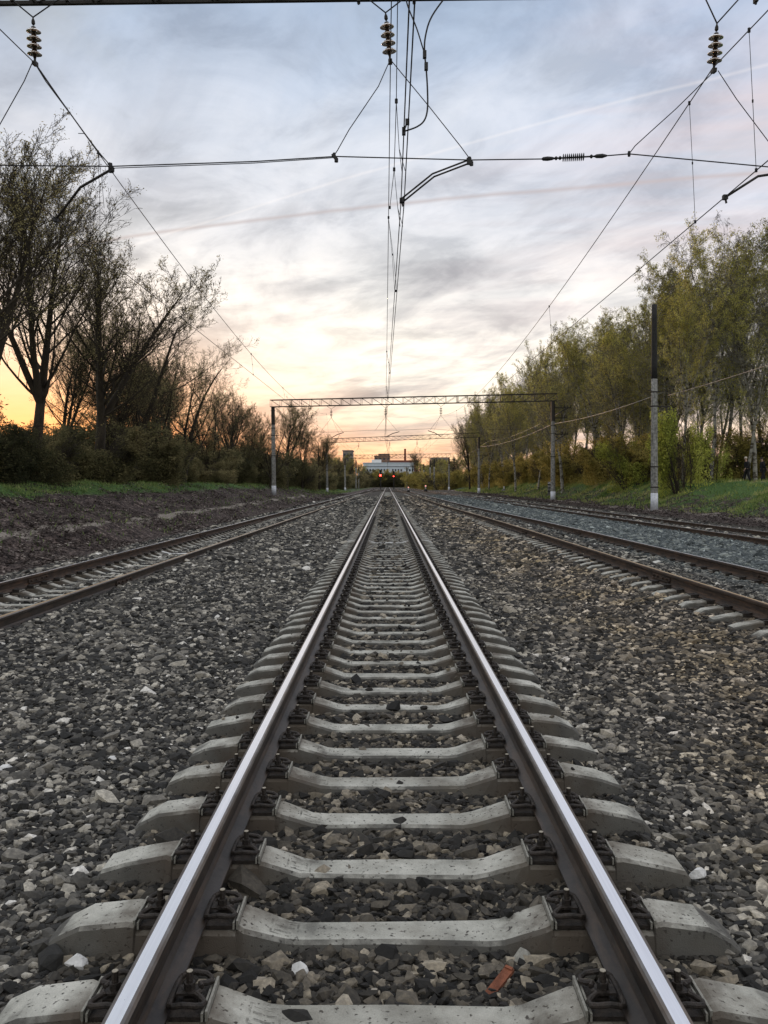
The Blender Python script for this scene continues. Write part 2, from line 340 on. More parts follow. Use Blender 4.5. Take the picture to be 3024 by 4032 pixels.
def H(X, Y, rough=True):
    X = np.asarray(X, float); Y = np.asarray(Y, float); X, Y = np.broadcast_arrays(X, Y)
    a = X-0.0068*yc(Y)      # left frame
    crestL = 1.47-1.25*ss(Y, 85, 195); kl = np.clip(crestL/1.47, 0, 1)
    kx = [-40, -17, -14.9, -11.7, -10.6, -9.7, -8.4, -7.4, -6.9, -6.35, -6.15, -4.7, -4.5, -3.9, -3.0, -1.7, -1.3, 0, 1.3, 1.7, 2.6]
    left = np.interp(a, kx, [1.5, 1.5, 1.4, 0.45, 0.15, 0.12, -0.33, -0.30, -0.215, -0.205, -0.33, -0.33, -0.2, -0.2, -0.245, -0.265, -0.285, -0.282, -0.288, -0.282, -0.25])
    up = np.interp(a, [-14.9, -8.4], [1.0, 0.0])
    left = np.where((a < -8.4), -0.36+(left+0.36)*(0.15+0.85*kl), left)
    b = X+0.0068*yc(Y); z3 = Z3(Y)
    c = X+0.0135*yc(Y)
    crestR = 1.47+0.45*ss(Y, 48, 72)-0.7*ss(Y, 125, 210)
    r1 = np.interp(b, [1.7, 2.6, 3.6, 4.3, 5.9, 6.6, 7.6], [-0.282, -0.25, -0.275, -0.215, -0.21, -0.21, -0.10])
    r1 = r1 + z3*np.interp(b, [2.6, 3.7, 6.6, 7.8], [0, 1, 1, 0.15])
    r2 = np.interp(c, [8.2, 9.2, 9.9, 12.4, 13.2, 14.0, 15.6], [-0.10, -0.10, -0.13, -0.13, -0.16, -0.1, 0.0])
    s = ss(X, 15.8, 21.5); r3 = 0.02+(crestR-0.02)*s
    right = np.where(b < 7.6, r1, np.where(X < 14.2, r2, r3*1.0))
    t = ss(X, 13.2, 15.0); right = np.where((X > 13.2) & (X < 15.0), r2*(1-t)+r3*t, right)
    z = np.where(X < 0.5*(1.7+2.6), left, right)
    if rough:
        off = np.clip((np.abs(X+0.0)-13.6)/1.5, 0, 1)*(X > 0)+np.clip((-X-7.9)/1.0, 0, 1)*(X < 0)
        z = z+off*((fbm(X*1.1, Y*0.8, 3)-0.47)*0.5+(fbm(X*0.3, Y*0.22, 9)-0.47)*0.4+(fbm(X*2.6, Y*1.6, 33, 3)-0.44)*0.28*(1-ss(Y,70,120)))
        z = z+(1-off)*(fbm(X*1.3, Y*1.3, 21)-0.47)*0.05
    return z
def Hs(x, y): return float(H(np.array([x]), np.array([y]))[0])

xs = np.unique(np.concatenate([np.linspace(-420, -60, 19), np.linspace(-60, -26, 18), np.arange(-26, 27, 0.22), np.linspace(27, 60, 18), np.linspace(60, 420, 19)]))
ys = [-40.0, -25, -12, -6]; y = -3.0
while y < 1500: ys.append(y); y += max(0.22, y*0.012)
ys = np.array(ys)
gx, gy = np.meshgrid(xs, ys); gz = H(gx, gy)
far = ss(gy, 230, 420); gz = gz*(1-far)+far*(0.2*0+ -0.3)
nx, ny = len(xs), len(ys)
ii, jj = np.meshgrid(np.arange(nx-1), np.arange(ny-1)); q = (jj*nx+ii).ravel()
idx = np.stack([q, q+1, q+nx+1, q+nx], 1).ravel()
gm = npmesh('ground', np.stack([gx.ravel(), gy.ravel(), gz.ravel()], 1), 4, idx, M['ground'], smooth=True)
ca = gm.color_attributes.new('zone', 'FLOAT_COLOR', 'POINT')
def zones(X, Y):
    a = X-0.0068*yc(Y)
    g = np.where(X > 0, ss(X, 15.0, 17.0)*0.5+ss(X, 18.5, 21)*0.45, ss(-a, 13.2, 14.8)*0.85+0.25*ss(-a, 8, 10)+ss(Y, 90, 150)*0.25*ss(-a, 8, 10))
    b = ss(a, -7.6, -7.1)*(1-ss(X, 13.3, 14.2))
    p = np.exp(-((a+10.2)/0.55)**2)*0.75*(Y < 95)+np.exp(-((X-15.1)/0.7)**2)*0.5
    p = p+np.where((X > 23) & (Y > 46) & (Y < 53) & (np.abs(Y-50.2-(X-25)*-0.3) < 0.9), 0.9, 0)
    return g, b, p
zg, zb, zp = zones(gx, gy)
cc = np.stack([zg.ravel(), zb.ravel(), zp.ravel(), np.ones(nx*ny)], 1).astype(np.float32)
ca.data.foreach_set('color', cc.ravel())
ground = tag(link('ground', gm), kind='structure')

# ------------------------------------------------------------ ballast (stuff, instanced stones)
rng = np.random.default_rng(7)
pts = []; sc = []
def scatter(y0, y1, sp, size, xlim=lambda y: (-99, 99)):
    y = y0
    while y < y1:
        lo, hi = xlim(y)
        lo = max(lo, -7.7+0.0068*y); hi = min(hi, 13.2-0.0135*y*0.3)
        x = np.arange(lo, hi, sp); n = len(x)
        if n:
            x = x+rng.uniform(-0.5, 0.5, n)*sp*1.3; yy = y+rng.uniform(-0.5, 0.5, n)*sp*1.3
            s = size*np.exp(rng.normal(0, 0.32, n))
            keep = np.ones(n, bool)
            pts.append(np.stack([x, yy, np.zeros(n)], 1)[keep]); sc.append(s[keep])
        y += sp
vis = lambda y: (-(0.50*y+0.55), 0.50*y+0.65)
scatter(1.9, 8, 0.028, 0.0172, vis)
scatter(1.9, 9, 0.10, 0.028, vis)
scatter(8, 16, 0.040, 0.025, vis)
scatter(16, 34, 0.062, 0.037, vis)
scatter(34, 62, 0.10, 0.054, vis)
scatter(62, 120, 0.20, 0.08)
pts = np.concatenate(pts); sc = np.concatenate(sc)
_n = len(pts)
pts[:, 2] = H(pts[:, 0], pts[:, 1])+rng.uniform(-0.35, 0.25, len(sc))*sc
_k = rng.integers(0, 40, 110); _x = rng.choice([-1, 1], 110)*rng.uniform(0.0, 1.3, 110)        # stray stones lying on the sleepers
_ok = np.abs(np.abs(_x)-0.796) > 0.22; _k = _k[_ok]; _x = _x[_ok]
_zt = np.interp(np.abs(_x), [0, .36, .575, .99, 1.2, 1.32], [-.243, -.243, -.187, -.163, -.182, -.25])
_s = rng.uniform(0.008, 0.024, len(_x))
pts = np.concatenate([pts, np.stack([_x+0.028, 2.711+_k*0.5435+rng.uniform(-.07, .07, len(_x)), _zt+_s*0.5], 1)]); sc = np.concatenate([sc, _s])
pm = bpy.data.meshes.new('ballast'); pm.vertices.add(len(pts)); pm.vertices.foreach_set('co', pts.astype(np.float32).ravel())
at = pm.attributes.new('sc', 'FLOAT', 'POINT'); at.data.foreach_set('value', sc.astype(np.float32)); pm.update()
bal = tag(link('ballast', pm), kind='stuff'); bal['label'] = 'crushed grey and tan stone ballast between the tracks'; bal['category'] = 'ballast'
def stone_tree(mat, flat=0.8, nvar=7):
    g = bpy.data.node_groups.new('stones', 'GeometryNodeTree')
    g.interface.new_socket('Geometry', in_out='INPUT', socket_type='NodeSocketGeometry'); g.interface.new_socket('Geometry', in_out='OUTPUT', socket_type='NodeSocketGeometry')
    N = g.nodes; L = g.links
    i = N.new('NodeGroupInput'); o = N.new('NodeGroupOutput')
    j = N.new('GeometryNodeGeometryToInstance')
    for k in range(nvar):
        ico = N.new('GeometryNodeMeshIcoSphere'); ico.inputs['Radius'].default_value = 1.0; ico.inputs['Subdivisions'].default_value = 2
        rv = N.new('FunctionNodeRandomValue'); rv.data_type = 'FLOAT_VECTOR'; rv.inputs[0].default_value = (-0.3,)*3; rv.inputs[1].default_value = (0.3,)*3; rv.inputs['Seed'].default_value = 11*k+3
        sp = N.new('GeometryNodeSetPosition'); L.new(ico.outputs[0], sp.inputs[0]); L.new(rv.outputs[0], sp.inputs['Offset'])
        # keep only a few of the points: sharper, chunkier rock
        dl = N.new('GeometryNodeDeleteGeometry'); dl.domain = 'POINT'
        rb = N.new('FunctionNodeRandomValue'); rb.data_type = 'BOOLEAN'; rb.inputs['Probability'].default_value = 0.5; rb.inputs['Seed'].default_value = 5*k+1
        L.new(sp.outputs[0], dl.inputs[0]); L.new(rb.outputs[3], dl.inputs['Selection'])
        ch = N.new('GeometryNodeConvexHull'); L.new(dl.outputs[0], ch.inputs[0])
        tr = N.new('GeometryNodeTransform'); a = 0.75+0.12*k; tr.inputs['Scale'].default_value = (1.15*min(a, 1.35), 0.85, flat*(0.8+0.12*(k % 4)))
        L.new(ch.outputs[0], tr.inputs[0])
        sm = N.new('GeometryNodeSetMaterial'); sm.inputs['Material'].default_value = mat; L.new(tr.outputs[0], sm.inputs[0])
        L.new(sm.outputs[0], j.inputs[0])
    ip = N.new('GeometryNodeInstanceOnPoints'); L.new(i.outputs[0], ip.inputs['Points']); L.new(j.outputs[0], ip.inputs['Instance'])
    ip.inputs['Pick Instance'].default_value = True
    ri = N.new('FunctionNodeRandomValue'); ri.data_type = 'INT'; ri.inputs[4].default_value = 0; ri.inputs[5].default_value = nvar-1; L.new(ri.outputs[2], ip.inputs['Instance Index'])
    rr = N.new('FunctionNodeRandomValue'); rr.data_type = 'FLOAT_VECTOR'; rr.inputs[0].default_value = (-0.5, -0.5, 0); rr.inputs[1].default_value = (0.5, 0.5, 6.28); rr.inputs['Seed'].default_value = 77
    L.new(rr.outputs[0], ip.inputs['Rotation'])
    na = N.new('GeometryNodeInputNamedAttribute'); na.data_type = 'FLOAT'; na.inputs['Name'].default_value = 'sc'; L.new(na.outputs[0], ip.inputs['Scale'])
    L.new(ip.outputs[0], o.inputs[0]); return g
md = bal.modifiers.new('stones', 'NODES'); md.node_group = stone_tree(M['ballast'])

# ------------------------------------------------------------ grass and litter (stuff)
def blades(name, n, region, hfun, mat, size, kind_tall=True, dens=None):
    x0, x1, y0, y1 = region
    x = rng.uniform(x0, x1, n); u = rng.uniform(0, 1, n)
    y = y0*(y1/y0)**u                                    # denser near
    if dens is not None:
        k = rng.uniform(0, 1, n) < dens(x, y); x = x[k]; y = y[k]
    n = len(x); z = H(x, y)
    s = size*(0.6+0.9*rng.random(n))*(0.8+y/90)
    a = rng.uniform(0, 6.283, n); lx = rng.normal(0, 0.35, n); ly = rng.normal(0, 0.35, n)
    w = s*0.16 if kind_tall else s*0.6
    dx = np.cos(a)*w; dy = np.sin(a)*w
    if kind_tall:
        v = np.stack([np.stack([x-dx, y-dy, z-0.02], 1), np.stack([x+dx, y+dy, z-0.02], 1), np.stack([x+lx*s, y+ly*s, z+s], 1)], 1)
        nf = 3
    else:
        t = rng.uniform(-0.4, 0.9, n)*s
        v = np.stack([np.stack([x-dx, y-dy, z+0.01+0*s], 1), np.stack([x+dy*0.5, y-dx*0.5, z+0.02+t*0.4], 1), np.stack([x+dx, y+dy, z+0.015+t*0.5], 1), np.stack([x-dy*0.5, y+dx*0.5, z+0.02+0*s], 1)], 1)
        nf = 4
    v = v.reshape(-1, 3)
    return link(name, npmesh(name, v, nf, np.arange(len(v)), mat))
pn = lambda x, y, s: fbm(x*0.5, y*0.35, s)
g = blades('grass', 260000, (15.2, 34, 24, 190), H, M['grass'], 0.12, True, lambda x, y: np.clip(ss(x, 15.2, 20.0)*0.8+0.2, 0, 1)*np.clip((pn(x, y, 5)-0.40)*6, 0.08, 1)*(zones(x, y)[2] < 0.6))
tag(g, 'short green grass covering the right bank', 'grass', kind='stuff')
g = blades('grass', 120000, (-22, -8.3, 20, 190), H, M['grass_dull'], 0.10, True, lambda x, y: np.clip(ss(-x, 13.2, 14.6)*1.0+0.07+0.35*ss(y, 90, 140), 0, 1)*np.clip((pn(x, y, 8)-0.36)*5, 0.1, 1))
tag(g, 'dull green grass along the crest of the left bank', 'grass', kind='stuff')
g = blades('leaf_litter', 130000, (-15.5, -7.2, 11, 150), H, M['litter'], 0.07, False, lambda x, y: np.clip((fbm(x*0.9, y*0.55, 15)-0.40)*7, 0.06, 1))
tag(g, 'dead leaves and debris strewn on the dark left bank', 'leaf litter', kind='stuff')
g = blades('leaf_litter', 34000, (13.4, 18.5, 20, 150), H, M['litter'], 0.06, False)
tag(g, 'dry debris at the foot of the right bank', 'leaf litter', kind='stuff')

# ------------------------------------------------------------ rails
PROF = [(0.075, -0.18), (0.075, -0.168), (0.022, -0.150), (0.0095, -0.128), (0.0095, -0.055), (0.036, -0.040), (0.0375, -0.012), (0.031, -0.003), (0.021, 0.0)]
def rail(xf, zf, y0, y1, label, mats, group='running rails of the four tracks', wob=0.0):
    prof = PROF+[(-a, b) for a, b in reversed(PROF)]; n = len(prof)
    yy = [y0]
    while yy[-1] < y1: yy.append(min(y1, yy[-1]+max(0.7, yy[-1]*0.03)))
    v = []; f = []; mi = []
    for k, y in enumerate(yy):
        x = float(xf(y)); z = float(zf(y)); wx = wob*math.sin(y*0.9+1.3*math.sin(y*0.21))
        for a, b in prof: v.append((x+a+wx, y, z+b))
    for k in range(len(yy)-1):
        for j in range(n):
            j2 = (j+1) % n; f.append((k*n+j, k*n+j2, (k+1)*n+j2, (k+1)*n+j))
            mi.append(1 if j == 8 else (2 if j in (7, 9, 6, 10) else 0))
    me = bpy.data.meshes.new('rail'); me.from_pydata(v, [], f)
    for m in mats: me.materials.append(m)
    me.polygons.foreach_set('material_index', mi); me.update()
    return tag(link('rail', me), label, 'rail', group)
S = [M['rail_side'], M['rail_top'], M['rail_edge']]; SG = [M['rail_rust'], M['rail_top_gold'], M['rail_rust']]; SR = [M['rail_rust'], M['rail_top'], M['rail_rust']]
g2 = 0.796
rail(lambda y: XC-g2, lambda y: 0, -4, 420, 'left shiny rail of the middle track running straight at the viewer', S)
rail(lambda y: XC+g2, lambda y: 0, -4, 420, 'right shiny rail of the middle track running straight at the viewer', S)
rail(lambda y: X1(y)-g2, lambda y: Z1, 2, 300, 'outer rail of the leftmost track beside the dark bank', SR)
rail(lambda y: X1(y)+g2, lambda y: Z1, 2, 300, 'inner rail of the leftmost track beside the wide ballast strip', [M['rail_side'], M['rail_top_gold'], M['rail_edge']])
rail(lambda y: X3(y)-g2, Z3, 2, 300, 'rusty golden topped rail of the first track to the right', SG, wob=0.004)
rail(lambda y: X3(y)+g2, Z3, 2, 300, 'far rail of the first track to the right, edging the blue grey gravel', SR)
rail(lambda y: X4(y)-g2, lambda y: Z4, 6, 300, 'near rail of the rightmost track on wooden sleepers', SR)
rail(lambda y: X4(y)+g2, lambda y: Z4, 6, 300, 'farthest right rail at the foot of the grassy bank', SR)
def sw(a, b, y0, y1):
    return lambda y: a+(b-a)*float(ss(y, y0, y1))
for s_, nm in ((-g2, 'left'), (g2, 'right')):
    rail(lambda y, s_=s_: sw(float(X1(182)), XC, 182, 232)(y)+s_, lambda y: -0.004, 182, 232, nm+' rail of the distant crossover joining the leftmost track', SR, 'rails of the distant crossovers')
    rail(lambda y, s_=s_: sw(float(X3(168)), XC, 168, 226)(y)+s_, lambda y: -0.006, 168, 226, nm+' rail of the distant crossover joining the first right track', SR, 'rails of the distant crossovers')

# fishplates at rail joints
fp = MB()
for sd in (-1, 1):
    fp.box((sd*0.020, 0, -0.09), (0.018, 0.8, 0.055)); fp.box((sd*0.036, 0, -0.128), (0.03, 0.8, 0.014))
    for yy_ in (-0.31, -0.12, 0.12, 0.31): fp.lathe([(0.017, 0.0), (0.017, 0.03)], (sd*0.028, yy_, -0.09), 6, 0, Matrix.Rotation(R(90*sd), 3, 'Y'))
FP = fp.mesh('fishplate', M['rail_rust'])
RL = [o for o in COL.objects if o.name.startswith('rail')]
for ri_, ys_ in ((2, (14.5, 27, 39.5)), (3, (14.2, 26.7)), (4, (13.0, 25.5, 38)), (5, (12.8, 25.3)), (6, (28.0, 40.5)), (7, (27.8, 40.3))):
    for yj in ys_:
        xf_ = (X1, X1, X3, X3, X4, X4)[ri_-2]; zf_ = (lambda y: Z1, lambda y: Z1, Z3, Z3, lambda y: Z4, lambda y: Z4)[ri_-2]
        link('fishplate', FP, RL[ri_], (float(xf_(yj))+(-g2 if ri_ % 2 == 0 else g2), yj, float(zf_(yj))))
# ------------------------------------------------------------ sleepers
def sleeper_mesh(name, mat, jit=0):
    st = [(0, -0.243, .088), (.36, -0.243, .088), (.42, -0.236, .09), (.575, -0.187, .098), (.60, -0.180, .098), (.606, -0.196, .10), (.985, -0.196, .10), (.991, -0.165, .10), (1.02, -0.160, .10), (1.20, -0.182, .098), (1.305, -0.222, .092), (1.335, -0.262, .088)]
    st = [(-a, b, c) for a, b, c in reversed(st[1:])]+st
    m = MB(); v = []; rr = random.Random(jit)
    for x, z, w in st:
        bt = -0.42; bw = 0.148
        e = 0.012
        zj = rr.uniform(-.003, .002)-(rr.uniform(0, .014) if abs(x) > 1.19 and rr.random() < .5 else 0); x = x+(rr.uniform(-.02, .01)*(1 if x > 0 else -1) if abs(x) > 1.3 else 0)
        w = w-(rr.uniform(0, .014) if rr.random() < .3 else 0)
        v += [(x, -bw, bt), (x, -w-e*0.4, z-e+zj), (x, -w+e, z+zj), (x, w-e, z+zj), (x, w+e*0.4, z-e+zj), (x, bw, bt)]
    n = 6; f = []
    for k in range(len(st)-1):
        for j in range(n):
            f.append((k*n+j, k*n+(j+1) % n, (k+1)*n+(j+1) % n, (k+1)*n+j))
    f += [tuple(range(n-1, -1, -1)), tuple(range((len(st)-1)*n, len(st)*n))]
    m.add(v, f)
    return m.mesh(name, mat)
def clip_mesh(lod):
    """spring clip beside the rail foot; local +x points away from the rail, origin at rail centre"""
    m = MB()
    z = -0.150
    if lod == 0:
        # ribbed base plate with upturned rims
        m.box((0.138, 0, -0.185), (0.125, 0.175, 0.014)); m.box((0.196, 0, -0.172), (0.008, 0.19, 0.034), 1); m.box((0.182, 0, -0.176), (0.007, 0.19, 0.026), 1)
        m.box((0.13, 0, -0.172), (0.05, 0.052, 0.024))
        path = [(0.158, 0.012), (0.150, 0.028), (0.168, 0.040), (0.182, 0.056), (0.178, 0.076), (0.158, 0.088), (0.12, 0.090), (0.088, 0.088), (0.074, 0.078), (0.070, 0.05), (0.070, 0.0)]
        full = path+[(a, -b) for a, b in reversed(path[:-1])]
        pts3 = [(a, b, z+0.012*math.sin((a-0.07)/0.11*3.1)) for a, b in full]
        m.tube(pts3, 0.0095, 8)
        m.box((0.118, 0, z+0.004), (0.07, 0.05, 0.008))
    else:
        m.box((0.138, 0, -0.180), (0.125, 0.175, 0.024)); m.box((0.19, 0, -0.172), (0.014, 0.19, 0.034), 1)
        m.box((0.125, 0.055, -0.156), (0.11, 0.05, 0.022)); m.box((0.125, -0.055, -0.156), (0.11, 0.05, 0.022)); m.box((0.08, 0, -0.152), (0.03, 0.16, 0.022))
    return m.mesh('rail_clip', [M['clip'], M['pad']])
def bolt_mesh():
    m = MB(); m.lathe([(0.024, z) for z in (-0.146, -0.141)], (0.122, 0, 0), 12)
    m.lathe([(0.019, -0.141), (0.019, -0.118)], (0.122, 0, 0), 6); m.lathe([(0.0115, -0.118), (0.0115, -0.083)], (0.122, 0, 0), 8)
    m.lathe([(0.0105, -0.083), (0.0105, -0.081)], (0.122, 0, 0), 8, 1)
    return m.mesh('bolt', [M['clip'], M['bolt_end']])
SM = [sleeper_mesh('sleeper', M['sleeper'], k) for k in range(9)]; SW = sleeper_mesh('sleeper_white', M['sleeper_white'], 9)
C0, C1, BO = clip_mesh(0), clip_mesh(1), bolt_mesh()
ORD = ['first', 'second', 'third', 'fourth', 'fifth', 'sixth', 'seventh', 'eighth', 'ninth', 'tenth', 'eleventh', 'twelfth', 'thirteenth', 'fourteenth', 'fifteenth', 'sixteenth', 'seventeenth', 'eighteenth', 'nineteenth', 'twentieth']
rnd = random.Random(4)
def put_sleeper(x, y, z, rz, label, group, lod, me):
    o = link('sleeper', me, loc=(x, y, z)); o.rotation_euler = (0, rnd.uniform(-.002, .002), rz+rnd.uniform(-.006, .006))
    tag(o, label, 'sleeper', group)
    if lod >= 2: return o
    for rx in (-g2, g2):
        for sd in (-1, 1):
            c = link('rail_clip', C0 if lod == 0 else C1, o, (rx, 0, 0)); c.rotation_euler = (0, 0, 0 if sd > 0 else math.pi)
            if lod == 0: link('bolt', BO, c)
            else: link('bolt', BO, c) if False else None
    return o
def far_label(k, tr, y):
    return 'concrete sleeper of %s' % tr
PITCH = 0.5435
yc0 = 2.711; k = 0; rest = []
for k in range(-2, 330):
    y = yc0+k*PITCH
    white = (k == 41)
    if k < 120:
        if k < 0: lb = 'concrete sleeper just below the bottom edge of the photo on the middle track'
        elif k < 20: lb = '%s concrete sleeper from the bottom of the photo under the middle track' % ORD[k]
        elif white: lb = 'single whitewashed sleeper part way along the middle track'
        elif k < 50: lb = 'grey concrete sleeper of the middle track beyond the nearest twenty'
        else: lb = 'small distant concrete sleeper in the close-packed rows of the middle track'
        put_sleeper(XC, y, 0, 0, lb, 'concrete sleepers of the middle track', 0 if k < 26 else (1 if k < 75 else 2), SW if white else SM[(k*5) % 9])
    else: rest.append((XC, y, 0))
def track_row(xf, zf, y0, n, tr, lod1, ph=0.0, total=260):
    for k in range(total):
        y = y0+k*PITCH; x = float(xf(y)); z = float(zf(y))
        if k < n:
            if k == 0: lb = 'nearest concrete sleeper of %s' % tr
            else: lb = ('nearer concrete sleeper of %s' if k < 25 else 'more distant concrete sleeper of %s') % tr
            white = (tr.startswith('the leftmost') and k == 24)
            if white: lb = 'single whitewashed sleeper of the leftmost track'
            put_sleeper(x, y, z, ph, lb, 'concrete sleepers of %s' % tr, 1 if k < lod1 else 2, SW if white else SM[(k*7) % 9])
        else: rest.append((x, y, z))
track_row(X1, lambda y: Z1, 8.6, 56, 'the leftmost track', 50, 0.0068)
track_row(X3, Z3, 7.6, 56, 'the first track to the right', 50, -0.0068)
# wooden sleepers of the rightmost track
m = MB(); rr = random.Random(3)
v = []
for i in range(9):
    x = -1.35+2.7*i/8; dz = rr.uniform(-.008, .004)
    for a, b in ((-.125, -.36), (-.122, -.196+dz), (-.09, -.185+dz), (.09, -.187+dz), (.123, -.197+dz), (.125, -.36)): v.append((x, a+rr.uniform(-.004, .004), b))
f = [(k*6+j, k*6+(j+1) % 6, (k+1)*6+(j+1) % 6, (k+1)*6+j) for k in range(8) for j in range(6)]+[tuple(range(5, -1, -1)), tuple(range(48, 54))]
m.add(v, f); WM = m.mesh('wood_sleeper', M['wood'])
m = MB()
m.box((0, 0, -0.179), (0.36, 0.17, 0.016)); m.box((0.12, 0, -0.15), (0.05, 0.12, 0.05)); m.box((-0.12, 0, -0.15), (0.05, 0.12, 0.05))
for a in (-0.12, 0.12): m.lathe([(0.018, -0.13), (0.018, -0.095)], (a, 0, 0), 6)
PL = m.mesh('tie_plate', M['clip'])
for k in range(58):
    y = 17.5+k*0.62
    o = link('sleeper', WM, loc=(float(X4(y))+rnd.uniform(-.05, .05), y, Z4)); o.rotation_euler = (0, 0, rnd.uniform(-.015, .03))
    tag(o, 'weathered wooden sleeper of the rightmost track, ends poking from the gravel' if k else 'nearest weathered wooden sleeper of the rightmost track', 'sleeper', 'wooden sleepers of the rightmost track')
    if k < 50:
        for rx in (-g2, g2): link('tie_plate', PL, o, (rx, 0, 0))

b0 = np.array([v.co[:] for v in SM[0].vertices]); fcs = [tuple(p.vertices) for p in SM[0].polygons]
m = MB()
for x, y, z in rest: m.add(b0+np.array([x, y, z]), fcs)
wb = np.array([v.co[:] for v in WM.vertices]); wf = [tuple(p.vertices) for p in WM.polygons]
for k in range(58, 240):
    y = 17.5+k*0.62; m.add(wb+np.array([float(X4(y)), y, Z4]), wf, 1)
o = link('sleeper', m.mesh('far_sleepers', [M['sleeper'], M['wood']])); tag(o, 'concrete sleepers of all tracks merging into the distance', 'sleeper', kind='stuff')

# ------------------------------------------------------------ poles, gantries
def pole_mesh(h, r0=0.2, r1=0.145, z0=0.0):
    m = MB(); n = 12; prof = []
    for i in range(n+1):
        t = i/n; prof.append((r0+(r1-r0)*t, z0+(h-z0)*t))
    return m.lathe(prof, n=20)
def bands(m, hs, r0, r1, h):
    for z in hs:
        r = r0+(r1-r0)*z/h; m.lathe([(r+0.012, z-0.035), (r+0.02, z-0.03), (r+0.02, z+0.03), (r+0.012, z+0.035)], n=16)
        m.box((r+0.03, 0, z), (0.09, 0.04, 0.05)); m.box((-r-0.03, 0, z), (0.09, 0.04, 0.05))
def cross_arm(m, z, L, r, thick=0.035, pins=True):
    """L-angle arm with brace reaching +x, with small insulator pins"""
    m.box((r+L/2, 0.03, z), (L, thick*2, thick*2)); m.tube([(r, 0.03, z-L*0.45), (r+L*0.75, 0.03, z-0.02)], thick*0.8, 5)
    if pins:
        for q_ in (0.55, 0.78, 0.98): m.lathe([(0.02, z), (0.055, z+0.06), (0.03, z+0.1), (0.05, z+0.13), (0.015, z+0.18)], (r+L*q_, 0.03, 0), 8)
def make_pole(name, x, y, h, label, cat='pole', group=None, r0=0.2, r1=0.145, white=0.97, dark=0.6, arms=(), bnd=(), lean=0.0):
    z = Hs(x, y)-0.05
    root = link(name, None, loc=(x, y, z)); root.rotation_euler = (0, lean, 0); tag(root, label, cat, group)
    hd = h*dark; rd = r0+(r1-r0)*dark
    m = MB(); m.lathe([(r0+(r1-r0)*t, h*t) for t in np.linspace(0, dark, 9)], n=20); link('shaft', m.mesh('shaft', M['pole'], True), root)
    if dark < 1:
        m = MB(); m.lathe([(r0+(r1-r0)*t+0.001, h*t) for t in np.linspace(dark, 1, 6)], n=20); link('dark_top', m.mesh('dark_top', M['pole_dark'], True), root)  # upper part of the shaft coloured darker
    if white:
        m = MB(); m.lathe([(r0+0.006, 0), (r0+0.006-0.01*white, white)], n=20); link('whitewashed_base', m.mesh('whitewashed_base', M['whitewash'], True), root)
    m = MB(); bands(m, bnd, r0, r1, h)
    if bnd: link('clamp_band', m.mesh('clamp_band', M['steel']), root)
    for (za, L) in arms:
        m = MB(); cross_arm(m, za, L, 0.12); link('cross_arm', m.mesh('cross_arm', M['steel']), root)
    return root
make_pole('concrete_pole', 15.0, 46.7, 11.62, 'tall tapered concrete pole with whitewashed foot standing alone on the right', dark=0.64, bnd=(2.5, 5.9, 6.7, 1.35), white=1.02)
o = bpy.data.objects['concrete_pole']
m = MB(); m.box((0.45, 0, 6.75), (0.62, 0.05, 0.05)); m.box((0.5, 0, 5.88), (0.75, 0.07, 0.07)); m.box((-0.25, 0, 6.78), (0.25, 0.04, 0.04)); m.tube([(0.74, 0, 6.75), (0.74, 0, 6.5)], 0.02, 5); m.tube([(0.17, 0, 5.5), (0.85, 0, 6.0)], 0.02, 5)
link('cross_arm', m.mesh('cross_arm', M['steel']), o)

def truss(a, b, hgt=0.68, dep=0.5, npan=26):
    """box truss between lower corner points a and b"""
    a = Vector(a); b = Vector(b); d = (b-a); L = d.length; t = d.normalized(); up = Vector((0, 0, 1)); s = t.cross(up).normalized()
    m = MB()
    for oy in (-dep/2, dep/2):
        for oz in (0, hgt):
            m.tube([a+s*oy+up*oz, b+s*oy+up*oz], 0.042, 4)
    for i in range(npan+1):
        c = a+t*(L*i/npan)
        for oy in (-dep/2, dep/2): m.tube([c+s*oy, c+s*oy+up*hgt], 0.022, 4)
        for oz in (0, hgt): m.tube([c-s*dep/2+up*oz, c+s*dep/2+up*oz], 0.018, 4)
        if i < npan:
            c2 = a+t*(L*(i+1)/npan)
            for oy in (-dep/2, dep/2):
                fl = i > npan*0.62
                if fl: m.tube([c+s*oy, c2+s*oy+up*hgt], 0.018, 4)
                else: m.tube([c+s*oy+up*hgt, c2+s*oy], 0.018, 4)
                if npan*0.45 < i < npan*0.62: m.tube([c+s*oy, c2+s*oy+up*hgt], 0.018, 4)
            m.tube([c-s*dep/2, c2+s*dep/2], 0.014, 4)
    for i in (7, 18):
        c = a+t*(L*i/npan)+t*0.12
        for oy in (-dep/2, dep/2): m.tube([c+s*oy, c+s*oy+up*hgt], 0.022, 4)
    return m
